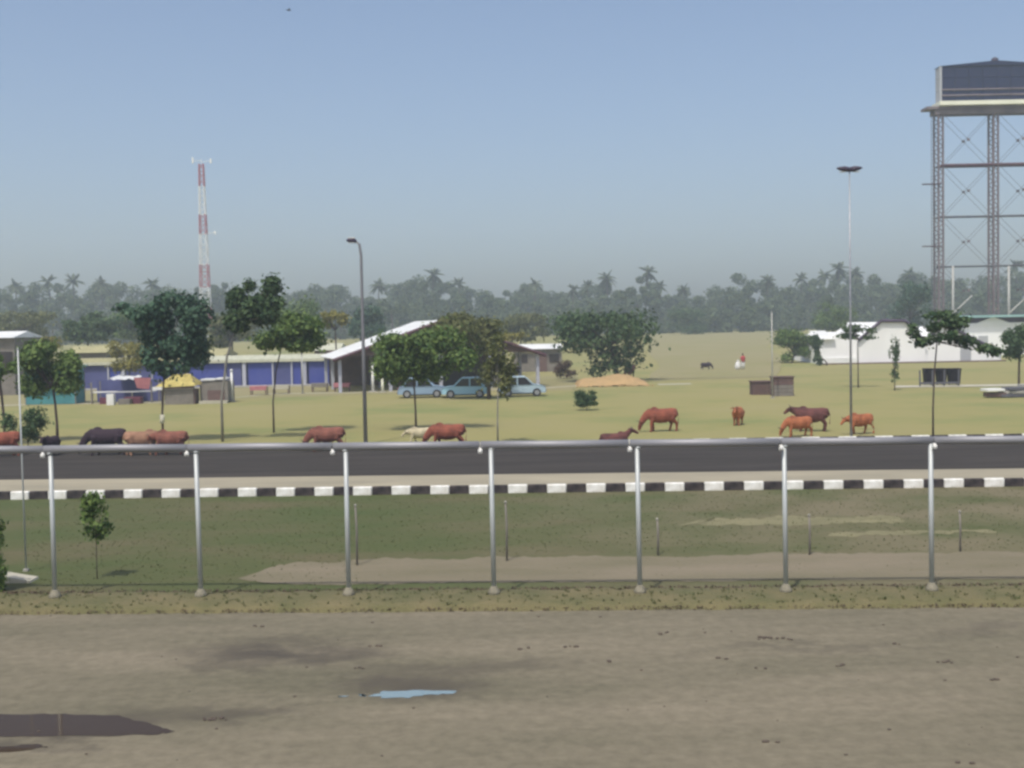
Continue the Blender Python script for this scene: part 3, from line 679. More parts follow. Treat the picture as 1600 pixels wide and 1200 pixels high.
# ------------------------------------------------------------------ cattle
def remesh(mb, name, m_, vox=.028, it=4):
    o = mb.build('tmp', None); md = o.modifiers.new('r', 'REMESH'); md.mode = 'VOXEL'; md.voxel_size = vox
    sm = o.modifiers.new('s', 'SMOOTH'); sm.iterations = it; sm.factor = .5
    dg = bpy.context.evaluated_depsgraph_get(); dg.update()
    me = bpy.data.meshes.new_from_object(o.evaluated_get(dg)); me.name = name
    bpy.data.objects.remove(o)
    me.materials.clear(); me.materials.append(m_)
    me.polygons.foreach_set('use_smooth', [True] * len(me.polygons))
    return me
def cow_bodies(pose):
    mb = MB(); dz = -.46 if pose == 'lie' else 0
    mb.loft([((x, 0, z + dz), (0, ry, 0), (0, 0, rz)) for x, z, ry, rz in
             ((-.74, .92, .05, .08), (-.68, .89, .18, .23), (-.48, .85, .27, .31), (-.20, .78, .31, .36), (.12, .77, .31, .37), (.38, .81, .26, .35), (.56, .86, .20, .29), (.68, .90, .11, .18))], 14)
    mb.ball((.34, 0, 1.13 + dz), (.17, .09, .11))
    if pose == 'graze': nk = [(.46, .97, .12, .24), (.68, .84, .12, .20), (.84, .64, .10, .16), (.94, .46, .09, .13)]; hd = [(.93, .50), (1.0, .30), (1.05, .11)]
    elif pose == 'stand': nk = [(.46, .94, .14, .26), (.64, .98, .12, .21), (.78, 1.05, .10, .16), (.86, 1.10, .09, .13)]; hd = [(.82, 1.12), (.98, 1.03), (1.14, .88)]
    elif pose == 'walk': nk = [(.46, .92, .14, .26), (.66, .90, .12, .20), (.82, .87, .10, .16), (.90, .85, .09, .13)]; hd = [(.87, .88), (1.02, .76), (1.14, .60)]
    else: nk = [(.46, .51, .12, .24), (.66, .60, .10, .18), (.80, .74, .085, .14), (.88, .82, .08, .11)]; hd = [(.84, .84), (1.04, .75), (1.24, .62)]
    rings = []
    for i, (x, z, a, b) in enumerate(nk):
        x2, z2 = nk[min(i + 1, 3)][:2]; x1, z1 = nk[max(i - 1, 0)][:2]; t = Vector((x2 - x1, 0, z2 - z1)).normalized()
        rings.append(((x, 0, z), (0, a, 0), Vector((-t.z, 0, t.x)) * b))
    mb.loft(rings, 12)
    t = Vector((hd[2][0] - hd[0][0], 0, hd[2][1] - hd[0][1])).normalized(); up = Vector((-t.z, 0, t.x))
    p0 = Vector((hd[0][0], 0, hd[0][1])); p1 = Vector((hd[1][0], 0, hd[1][1])); p2 = Vector((hd[2][0], 0, hd[2][1]))
    mb.loft([(p0 - t * .05, (0, .07, 0), up * .07), (p0, (0, .105, 0), up * .115), (p1, (0, .085, 0), up * .10), (lerp(p1, p2, .7), (0, .062, 0), up * .07), (p2, (0, .07, 0), up * .062), (p2 + t * .03, (0, .05, 0), up * .04)], 12)
    for s in (-1, 1):
        e0 = p0 + up * .05 + Vector((0, s * .09, 0)); mb.tube([e0, e0 + Vector((0, s * .12, 0)) + up * -.01, e0 + Vector((0, s * .22, 0)) - up * .05], [.03, .045, .018], 6)
        if pose == 'lie':
            mb.tube([(.40, s * .16, .30), (.52, s * .20, .10), (.70, s * .17, .06), (.50, s * .20, .05)], [.10, .06, .05, .04], 8)
            mb.tube([(-.45, s * .18, .35), (-.30, s * .28, .18), (-.55, s * .30, .07), (-.28, s * .32, .05)], [.16, .12, .06, .045], 8)
        else:
            st = {'graze': .10, 'stand': .02, 'walk': .17}[pose] * s
            mb.tube([(.42, s * .13, .82), (.43 + st * .3, s * .14, .62), (.45 + st * .8, s * .13, .37), (.43 + st, s * .13, .12), (.45 + st, s * .13, .06), (.47 + st, s * .13, .0)], [.16, .105, .066, .052, .058, .064], 8)
            mb.tube([(-.50, s * .13, .86), (-.40 - st * .2, s * .16, .62), (-.58 - st * .7, s * .14, .38), (-.55 - st, s * .14, .12), (-.53 - st, s * .14, .06), (-.51 - st, s * .14, .0)], [.21, .15, .072, .052, .058, .064], 8)
    mb.tube([(-.68, 0, 1.02 + dz), (-.76, 0, .90 + dz), (-.78, .02, .66 + dz * .9), (-.76, .03, .44 + dz * .7)], [.035, .026, .022, .022], 6)
    mb.ball((-.76, .03, .40 + dz * .65), (.035, .035, .08))
    hb = []
    for s in (-1, 1):
        h = MB(); a = p0 + up * .09 + Vector((0, s * .06, 0)); h.tube([a, a + up * .05 + Vector((0, s * .06, 0)), a + up * .14 + Vector((0, s * .07, 0)) - t * .01], [.024, .017, .004], 6); hb.append(h.mesh('horn', M['horn'], True))
    return remesh(mb, 'body', M['cow_red']), hb
COWS = {p: cow_bodies(p) for p in ('graze', 'stand', 'walk', 'lie')}
def cow(u, vb, ang, pose, hide, label, sc=1.0, cat='cow', z=0.0):
    b = G(u, vb, z); r_ = root('cow', b, R(ang)); r_.scale = (sc * 1.04, sc * 1.06, sc * .93)
    tag(r_, label, cat, 'cattle beyond the road')
    body = link('body', COWS[pose][0], r_); body.material_slots[0].link = 'OBJECT'; body.material_slots[0].material = M['cow_' + hide]
    for h in COWS[pose][1]: link('horn', h, r_)
    return r_
cow(168, 711, 186, 'graze', 'dark', 'near black cow grazing with its head low, left of the tan cow', 1.02, z=.12)
cow(222, 711, 10, 'graze', 'tan', 'pale tan cow between the near black cow and a brown one', .92, z=.12)
cow(268, 711, 175, 'walk', 'brown', 'reddish brown cow in front of the tree trunk with the white band', .92, z=.12)
cow(512, 705, 184, 'graze', 'brown', 'reddish brown cow alone behind the rail near the single-arm street lamp', .92, z=.12)
cow(700, 701, 178, 'graze', 'red', 'red cow grazing beside the small cream calf', .94, z=.12)
cow(657, 694, 190, 'walk', 'cream', 'small cream calf left of the red grazing cow', .66, 'calf', z=.12)
cow(960, 696, 15, 'lie', 'deep', 'dark red cow lying down, only its back above the fence rail', .8, z=.12)
cow(1034, 674, 192, 'graze', 'red', 'large red cow grazing in full view right of the middle of the fence', 1.02)
cow(1153, 664, 250, 'stand', 'orange', 'small orange red cow standing alone, seen from behind', .82)
cow(1268, 674, 168, 'stand', 'deep', 'dark brown cow standing behind an orange one', 1.02)
cow(1248, 682, 195, 'graze', 'orange', 'orange brown calf grazing in front of the dark brown cow', .82, 'calf')
cow(1344, 678, 200, 'walk', 'orange', 'bright orange brown calf nearest the tall double-headed lamp', .84, 'calf')
cow(4, 713, 200, 'graze', 'red', 'red cow at the very left edge beside the straggly shrub', .95, z=.12)
cow(80, 712, 265, 'stand', 'dark', 'black cow seen end-on at the foot of the round roadside tree', .75, z=.12)
cow(984, 591, 60, 'stand', 'deep', 'maroon cow standing just behind the orange soil heap', 1.1)
cow(1103, 578, 10, 'graze', 'dark', 'tiny dark cow far off on the sandy slope', .75)

# ------------------------------------------------------------------ buildings
def blue_building():
    a = D(112, 600, 113); b = D(556, 600, 113); Y = 113.0; W_ = b.x - a.x
    r_ = root('blue_building', ((a.x + b.x) / 2, Y, 0), R(1.0)); tag(r_, 'long low blue walled building with pale pillars and a cream roof edge', 'building')
    X = lambda u, v=580: colx(u, v, Y) - r_.location.x
    H = D(330, 566, Y).z
    segs = [(112, 170, 'bluegrey'), (172, 189, 'blue'), (199, 238, 'bluegrey'), (240, 290, 'blue'), (296, 352, 'blue'), (354, 377, 'bluegrey'), (388, 425, 'blue'), (428, 455, 'bluegrey'), (457, 470, 'blue'), (483, 552, 'blue')]
    for u0, u1, mm in segs:
        x0, x1 = X(u0), X(u1); MB().box(((x0 + x1) / 2, 0, H / 2), (x1 - x0, .18, H)).build('wall_panel', M[mm], r_)
    MB().box((0, .6, H / 2), (W_, .9, H - .1)).build('inner_wall', M['bluegrey'], r_)
    for u in (171, 194, 239, 293, 353, 382, 426.5, 456, 476, 554):
        MB().box((X(u), -.12, H / 2), (.34 if u in (194, 382, 476, 554) else .14, .3, H), 0, .02).build('pillar', M['pillar'], r_)
    # two lengths of roof, corrugated along the slope
    for u0, u1, mm in ((105, 300, 'roofyellow'), (300, 512, 'roofcream')):
        x0, x1 = X(u0), X(u1); n = int((x1 - x0) / .18); mb = MB(); vv = []; ff = []
        for i in range(n + 1):
            x = lerp(x0, x1, i / n); dz = .03 * (i % 2)
            vv += [(x, -.35, H + .12 + dz), (x, 4.0, H + .5 + dz), (x, 7.5, H + .2 + dz)]
        for i in range(n): ff += [(3 * i, 3 * i + 3, 3 * i + 4, 3 * i + 1), (3 * i + 1, 3 * i + 4, 3 * i + 5, 3 * i + 2)]
        mb.add(vv, ff); mb.build('roof', M[mm], r_)
        MB().box(((x0 + x1) / 2, -.38, H + .06), (x1 - x0, .05, .26)).build('roof_edge', M['roofcream'], r_)
    MB().box((0, -1.0, .06), (W_ + .5, 1.6, .12)).build('plinth', M['concrete'], r_)
blue_building()

def hall():
    Y = 100.0
    c = D(690, 560, Y); r_ = root('open_hall', (c.x, Y, 0), R(14)); tag(r_, 'big open sided hall with a white gabled roof behind the dense green tree', 'hall')
    hs, ev, ap, Lh = 8.8, 2.75, 5.75, 13.0
    # left slope in sheets (white), right slope (yellowed at the foot)
    for sgn, cols in ((-1, ['roofwhite'] * 6), (1, ['roofwhite', 'roofwhite', 'roofwhite', 'roofwhite', 'roofyellow', 'roofwhite'])):
        for i in range(6):
            t0, t1 = i / 6, (i + 1) / 6 - .004
            xa, xb = sgn * hs * t0, sgn * hs * t1; za, zb = lerp(ap, ev, t0), lerp(ap, ev, t1)
            mb = MB(); mb.add([(xa, 0, za), (xb, 0, zb), (xb, Lh, zb), (xa, Lh, za), (xa, 0, za - .06), (xb, 0, zb - .06), (xb, Lh, zb - .06), (xa, Lh, za - .06)],
                              [(0, 1, 2, 3), (7, 6, 5, 4), (0, 4, 5, 1), (1, 5, 6, 2), (2, 6, 7, 3), (3, 7, 4, 0)])
            mb.build('roof_sheet', M[cols[i]], r_)
        mb = MB(); mb.bar((0, -.06, ap - .12), (sgn * (hs + .1), -.06, ev - .13), .2); mb.build('fascia', M['fascia'], r_)
    for x in (-8.3, -4.2, 0, 4.2, 8.3):
        for y in (.5, 6.5, 12.5):
            z = lerp(ap, ev, abs(x) / hs) - .1
            MB().box((x, y, z / 2), (.25, .25, z)).build('column', M['pillar'], r_)
    MB().box((0, 12.8, 1.6), (16, .15, 3.2)).build('back_wall', M['wood'], r_)
    MB().box((1.5, 6, 1.1), (6, 3, 2.2)).build('interior_shade_block', M['dark'], r_)  # near-black block paints in the shade under the hall roof
    mb = MB(); mb.prism([(-hs * .93, ev + .2), (hs * .93, ev + .2), (0, ap - .15)], .35, .45); mb.build('gable_panel', M['wood'], r_)
hall()

def small_roof_building(u0, u1, v_ev, v_rg, Y, label, wallm, roofm, depth=6.0, cat='building'):
    """low building seen side-on: wall, pitched roof, door and windows"""
    z0 = terr(0, Y); a = D(u0, v_ev, Y); b = D(u1, v_ev, Y); cx = (a.x + b.x) / 2; W_ = b.x - a.x; H = (a.z + b.z) / 2 - z0; Hr = D((u0 + u1) / 2, v_rg, Y).z - z0
    r_ = root('village_house', (cx, Y, z0)); tag(r_, label, cat)
    MB().box((0, depth / 2, H / 2 - .1), (W_ * .94, depth, H + .2)).build('wall', wallm, r_)
    mb = MB(); x = W_ / 2
    mb.add([(-x, -.5, H - .02), (x, -.5, H - .02), (x * .96, depth / 2, Hr), (-x * .96, depth / 2, Hr), (x, depth + .5, H - .02), (-x, depth + .5, H - .02)], [(0, 1, 2, 3), (3, 2, 4, 5), (0, 3, 5), (1, 4, 2)])
    mb.build('roof', roofm, r_)
    MB().box((W_ * .1, -.03, H * .4), (.9, .08, H * .8)).build('door', M['wood'], r_)
    for k in (-.3, .32): MB().box((W_ * k, -.03, H * .58), (1.1, .08, H * .35)).build('window', M['dark'], r_)
    return r_
small_roof_building(-60, 24, 528, 518, 105, 'pale roofed house at the far left edge behind the trees', M['woodgrey'], M['roofwhite'])
small_roof_building(100, 168, 551, 541, 128, 'low house with a yellowed roof behind the left end of the blue building', M['woodgrey'], M['roofyellow'])
small_roof_building(490, 532, 547, 537, 132, 'small house with a cream roof behind the blue building', M['wood'], M['roofcream'])
small_roof_building(800, 880, 545, 538, 135, 'low house with a bright white roof left of the wide dark tree', M['woodgrey'], M['roofwhite'])
small_roof_building(300, 352, 556, 546, 130, 'small house with a yellow roof behind the dark ragged tree', M['woodgrey'], M['roofyellow'])

# white building with gables
def white_building():
    Y = 140.0; z0 = terr(0, Y); a = D(1283, 567, Y); b = D(1568, 567, Y); r_ = root('white_building', (a.x, Y, z0)); tag(r_, 'large white walled building with dark edged gables under the water tower', 'building')
    X = lambda u: colx(u, 540, Y) - a.x
    Zv = lambda u, v: D(u, v, Y).z - z0
    def gable(name, pts, y0, y1, edge=True, m_='wallwhite'):
        ol = [(X(u), Zv(u, v)) for u, v in pts]; ol = [(x, max(z, -.3) if i not in (0, 1) else -.3) for i, (x, z) in enumerate(ol)]
        mb = MB(); mb.prism(ol, y0, y1); mb.build(name, M[m_], r_)
        if edge:
            for (x1, z1), (x2, z2) in zip(ol[2:], ol[3:]):
                mb = MB(); mb.bar((x1, y0 - .25, z1 + .12), (x2, y0 - .25, z2 + .12), .26); mb.build('verge_board', M['fasciap'], r_)
    gable('wall', [(1283, 567), (1352, 567), (1352, 532), (1318, 519), (1283, 531)], .6, 14, False)
    gable('gabled_wall', [(1340, 567), (1446, 567), (1446, 537), (1414, 503), (1376, 503), (1340, 534)], 0, 14)
    gable('gabled_wall', [(1446.6, 567), (1566, 567), (1566, 553), (1500, 520), (1474, 510), (1446.6, 532)], .3, 14)
    # left lean-to roof in pale teal
    x0, x1 = X(1280), X(1306); z1 = Zv(1300, 529)
    mb = MB(); mb.add([(x0, .1, z1), (x1, .1, z1), (x1, 5, z1 + .9), (x0, 5, z1 + .9), (x0, .1, z1 - .12), (x1, .1, z1 - .12)], [(0, 1, 2, 3), (0, 4, 5, 1)]); mb.build('lean_to_roof', M['roofwhite'], r_)
    MB().box(((X(1283) + X(1345)) / 2, .52, .25), (X(1345) - X(1283), .14, .9)).build('plinth', M['roofwhite'], r_)
    MB().box((X(1510), .24, 1.0), (1.2, .12, 2.0)).build('door', M['tankside'], r_)
    mb = MB(); mb.box((X(1425), -.5, -.05), (X(1566) - X(1283), 1.0, .35)); mb.build('apron', M['crate'] if False else M['wood'], r_)
white_building()
def rear_building():
    Y = 156.0; z0 = terr(0, Y); a = D(1510, 560, Y); b = D(1640, 560, Y); r_ = root('white_building', ((a.x + b.x) / 2, Y, z0)); tag(r_, 'white building with a long flat teal roof behind, at the right edge', 'building')
    W_ = b.x - a.x; H = D(1570, 504, Y).z - z0
    MB().box((0, 4, H / 2 - .2), (W_, 8, H + .4)).build('wall', M['wallwhite'], r_)
    x0 = colx(1488, 495, Y) - r_.location.x; x1 = colx(1660, 495, Y) - r_.location.x; zt = D(1560, 492, Y).z - z0
    MB().box(((x0 + x1) / 2, 4, zt - .15), (x1 - x0, 10, .3)).build('roof', M['roofteal'], r_)
    MB().box(((x0 + x1) / 2, .6, (zt - .3 + H) / 2), (x1 - x0 - .4, .6, zt - .32 - H)).build('fascia', M['fasciap'], r_)
    for k in (-.3, .1): MB().box((k * W_, -.04, H * .5), (1.2, .1, .9)).build('window', M['tankside'], r_)
    mb = MB(); mb.prism([(-W_ * .46, H - .35), (W_ * .1, H - .35), (-W_ * .18, H + .75)], -.12, 3.0); mb.build('gable', M['wallwhite'], r_)
rear_building()

# ------------------------------------------------------------------ water tower
def water_tower():
    Y = 172.0; z0 = terr(0, Y); Dp = 1.8
    c = D(1557, 560, Y); r_ = root('water_tower', (c.x, Y, z0)); tag(r_, 'tall water tower with a dark slate tank on braced steel legs', 'water tower')
    P = lambda u, v: D(u + 6, v, Y)
    cx = P(1551, 130).x - c.x
    hw = (P(1640, 130).x - P(1465, 130).x) / 2
    zb = P(1551, 158).z - z0; zt = P(1465, 104).z - z0; zap = P(1552, 95).z - z0
    ox = cx
    n = 8; ph = (zt - zb) / 3
    for i in range(n):
        x0 = ox - hw + 2 * hw * i / n
        for j in range(3):
            MB().box((x0 + hw / n, 0, zb + ph * (j + .5)), (2 * hw / n - .05, .16, ph - .05), 0, .03).build('tank_panel', M['tank'], r_)
            MB().box((x0 + hw / n, Dp, zb + ph * (j + .5)), (2 * hw / n - .05, .16, ph - .05), 0, .03).build('tank_panel', M['tank'], r_)
    MB().box((ox, Dp / 2, (zb + zt) / 2), (2 * hw - .2, Dp - .2, zt - zb - .05)).build('tank_core', M['tank'], r_)
    for s in (-1, 1):
        for k in range(3):
            for q in range(2): MB().box((ox + s * (hw + .02), Dp * (q + .5) / 2, zb + ph * (k + .5)), (.16, Dp / 2 - .05, ph - .05), 0, .03).build('tank_side_panel', M['tankside'], r_)
        MB().box((ox + s * (hw + .03), -.05, (zb + zt) / 2), (.32, .32, zt - zb + .1)).build('tank_corner', M['tankside'], r_)  # pale corner strips carry the painted sunlit edge
    mb = MB(); mb.prism([(ox - hw - .2, zt + .02), (ox + hw + .2, zt + .02), (ox + .4, zap), (ox - .4, zap)], -.25, Dp + .25); mb.build('tank_roof', M['tank'], r_)
    mb = MB(); mb.loft([((ox, 0.6, zap - .05), (.55, 0, 0), (0, .55, 0)), ((ox, .6, zap + .35), (.5, 0, 0), (0, .5, 0)), ((ox, .6, zap + .6), (.2, 0, 0), (0, .2, 0))], 12); mb.build('roof_vent', M['lampdark'], r_, True)
    for j in (.18, .34): MB().bar((ox - hw, -.14, zb + j * (zt - zb)), (ox + hw, -.14, zb + j * (zt - zb)), .16).build('stiffener', M['towersteel'], r_)
    MB().box((ox, Dp / 2 - .3, zb - .30), (2 * hw + .9, Dp + 1.6, .56)).build('tank_ledge', M['ledge'], r_)
    zp = zb - .6
    xl = P(1441, 170).x - c.x
    MB().box(((xl + ox + hw + 1.5) / 2, Dp / 2, zp - .2), (ox + hw + 1.5 - xl, Dp + .9, .34)).build('platform', M['towersteel'], r_)
    for k in (0, 1): MB().box(((xl + 1.2 + ox + hw + 1) / 2, Dp * k, zp - .75), (ox + hw + 1 - xl - 1.2, .4, .72)).build('girder', M['towersteel'], r_)
    zt_ = zp - 1.1
    lx = [P(1464, 300).x - c.x, P(1550, 300).x - c.x, P(1636, 300).x - c.x]
    zl = [zt_, P(1500, 258).z - z0, P(1500, 338).z - z0, P(1500, 416).z - z0, P(1500, 492).z - z0, 0.0]
    for k, y in ((0, 0.0), (1, Dp)):
        for i, x in enumerate(lx):
            mb = MB()     # laced leg: two channels with ties
            for dx in (-.32, .32): mb.box((x + dx, y, zt_ / 2 - .2), (.22, .26, zt_ + .4))
            z = .6
            while z < zt_: mb.bar((x - .3, y, z), (x + .3, y, z + .6), .1); mb.bar((x + .3, y, z + .6), (x - .3, y, z + 1.2), .1); z += 1.2
            mb.build('leg', M['towersteel'], r_)
            MB().box((x, y, .15), (1.6, 1.6, .7), 0, .05).build('footing', M['concrete'], r_)
    for k, y in ((0, -.05), (1, Dp + .05)):
        for i in (0, 1):
            for j in range(1, 5): MB().bar((lx[i], y, zl[j]), (lx[i + 1], y, zl[j]), (.30 if k == 0 else .2) if j == 1 else .12).build('cross_beam', M['fascia'] if j == 1 else M['bingrey'], r_)
            for j in range(4):
                a, b = lx[i] + .4, lx[i + 1] - .4
                MB().bar((a, y + .06, zl[j]), (b, y + .06, zl[j + 1]), .035).build('brace', M['bingrey'], r_)
                MB().bar((b, y - .06, zl[j]), (a, y - .06, zl[j + 1]), .035).build('brace', M['bingrey'], r_)
                mx_, mz = (a + b) / 2, (zl[j] + zl[j + 1]) / 2
                MB().box((mx_, y, mz), (.34, .26, .34)).build('gusset', M['towersteel'], r_)
    for i in range(3):
        for j in range(1, 5): MB().bar((lx[i], 0, zl[j]), (lx[i], Dp, zl[j]), .22).build('tie_beam', M['bingrey'], r_)
    for u in (1481, 1568):
        a = P(u, 416); MB().tube([(a.x - c.x, -.5, 0), (a.x - c.x, -.5, a.z - z0)], .17, 10).build('riser_pipe', M['palepipe'], r_, True)
        b = P(u + 30, 462)
        MB().bar((a.x - c.x, -.5, P(u, 490).z - z0), (b.x - c.x, -.5, b.z - z0), .16).build('pipe_stay', M['palepipe'], r_)
    # ladder with small rest stages on the left leg
    xo = lx[0] - 1.15; mb = MB()
    for dx in (-.2, .2): mb.bar((xo + dx, -.1, 0), (xo + dx, -.1, zp - .2), .05)
    z = .3
    while z < zp - .3: mb.bar((xo - .2, -.1, z), (xo + .2, -.1, z), .04); z += .45
    mb.build('ladder', M['bingrey'], r_)
    for v in (288, 385): x_ = P(1440, v).x - c.x; MB().box(((x_ + lx[0]) / 2 - .2, 0, P(1440, v).z - z0), (lx[0] - x_ + .4, .7, .12)).build('rest_stage', M['fascia'], r_)
water_tower()

# ------------------------------------------------------------------ radio mast
def mast():
    Y = 372.0; z0 = terr(0, Y); b = D(321, 470, Y); t = D(315, 250, Y)
    r_ = root('radio_mast', (b.x, Y, z0)); tag(r_, 'red and white banded lattice radio mast rising above the wood', 'mast')
    vb = [256, 291, 335, 366, 413, 448, 480, 512]; zs = [D(318, v, Y).z - z0 for v in vb] + [0.0]
    Ht = zs[0]
    def hw(z): return lerp(1.55, .62, z / Ht)
    for i in range(len(zs) - 1):
        z1, z2 = zs[i + 1], zs[i]; mb = MB(); c4 = ((-1, -1), (1, -1), (1, 1), (-1, 1))
        nseg = max(2, int((z2 - z1) / 2.0))
        for k in range(4):
            a, b_ = c4[k], c4[(k + 1) % 4]
            mb.bar((a[0] * hw(z1), a[1] * hw(z1), z1), (a[0] * hw(z2), a[1] * hw(z2), z2 - .01), .22)
            for s in range(nseg):
                za, zb = lerp(z1, z2, s / nseg), lerp(z1, z2, (s + 1) / nseg)
                if s % 2: za, zb = zb, za
                mb.bar((a[0] * hw(za), a[1] * hw(za), za), (b_[0] * hw(zb), b_[1] * hw(zb), zb), .12)
                mb.bar((a[0] * hw(za), a[1] * hw(za), za), (b_[0] * hw(za), b_[1] * hw(za), za), .10)
        mb.build('mast_section', M['redsteel'] if i % 2 == 0 else M['whitesteel'], r_)
    MB().tube([(0, 0, Ht), (0, 0, Ht + 1.6)], .08, 6).build('lightning_rod', M['whitesteel'], r_)
    for (u, v, h) in ((302, 251, 1.9), (330, 252, 1.5), (337, 364, 1.0)):
        p = D(u, v, Y); x, z = p.x - r_.location.x, p.z - z0
        mb = MB(); mb.box((x, -.6, z), (.55, .35, h), 0, .08); mb.bar((x, -.5, z), (0, -.4, z - .2), .12); mb.build('antenna', M['whitesteel'], r_)
mast()

# ------------------------------------------------------------------ lamps and poles
def street_lamp():
    b = G(571.5, 694); r_ = root('street_lamp', b); tag(r_, 'slim grey street lamp with one short arm pointing left', 'street lamp')
    Y = b.y; zt = D(566, 377, Y).z
    mb = MB(); mb.tube([(0, 0, 0), (0, 0, zt * .5), (0, 0, zt * .93), (-.06, 0, zt * .985), (-.22, 0, zt)], [.095, .075, .06, .055, .045], 10); mb.build('pole', M['lampgrey'], r_, True)
    MB().box((0, 0, .03), (.4, .4, .06)).build('base_plate', M['concrete'], r_)
    mb = MB(); mb.loft([((-.18, 0, zt + .02), (0, .06, 0), (0, 0, .05)), ((-.26, 0, zt + .03), (0, .15, 0), (0, 0, .10)), ((-.50, 0, zt + .06), (0, .15, 0), (0, 0, .11)), ((-.62, 0, zt + .05), (0, .05, 0), (0, 0, .04))], 10)
    h = mb.build('lamp_head', M['lampdark'], r_, True)
    MB().box((-.4, 0, zt + .155), (.3, .22, .03)).build('lamp_cover', M['whitesteel'], h)
    MB().box((-.4, 0, zt - .05), (.26, .2, .03)).build('lens', M['lens'], h)
street_lamp()
def mast_lamp():
    b = G(1330, 690); r_ = root('street_lamp', b); tag(r_, 'very tall thin lamp mast with a dark double head left of the water tower', 'street lamp')
    Y = b.y; zt = D(1320, 266, Y).z
    mb = MB(); mb.tube([(0, 0, 0), (0, 0, zt * .45), (0, 0, zt)], [.055, .04, .02], 10); mb.build('pole', M['rim'], r_, True)
    MB().box((0, 0, .03), (.45, .45, .06)).build('base_plate', M['concrete'], r_)
    for s in (-1, 1):
        mb = MB(); mb.loft([((0, 0, zt + .02), (0, .10, 0), (0, 0, .10)), ((s * .2, 0, zt + .05), (0, .15, 0), (0, 0, .12)), ((s * .40, 0, zt + .07), (0, .13, 0), (0, 0, .075)), ((s * .52, 0, zt + .085), (0, .05, 0), (0, 0, .03))], 10)
        h = mb.build('lamp_head', M['lampdark'], r_, True)
        MB().box((s * .3, 0, zt - .07), (.22, .18, .02)).build('lens', M['lens'], h)
mast_lamp()
def pole(u, vb, vt, rad, label, m_='palepipe', z=0.0):
    b = G(u, vb, z); r_ = root('pole', b); tag(r_, label, 'pole'); zt = D(u, vt, b.y).z - b.z
    MB().tube([(0, 0, 0), (0, 0, zt)], [rad, rad * .75], 10).build('shaft', M[m_], r_, True)
    MB().tube([(0, 0, zt), (0, 0, zt + rad * 1.5)], [rad * 1.1, rad * .6], 10).build('pole_cap', M[m_], r_, True)
    MB().box((0, 0, .03), (rad * 5, rad * 5, .06)).build('base_plate', M['concrete'], r_)
pole(41, 893, 545, .020, 'tall slim pale pole on the near verge left of the first fence post', 'steel')
pole(1207, 622, 488, .05, 'slim pale pole between the two brown timber boxes')
pole(363, 628, 580, .10, 'short white post at the right end of the stalls', 'whitesteel')
pole(583, 612, 570, .13, 'stout white post left of the parked cars', 'whitesteel')
pole(598, 613, 590, .12, 'short cream post between the stout white post and the parked cars', 'ledge')
pole(473, 615, 555, .07, 'thin pale pole before the brightest blue wall panel', 'palepipe')

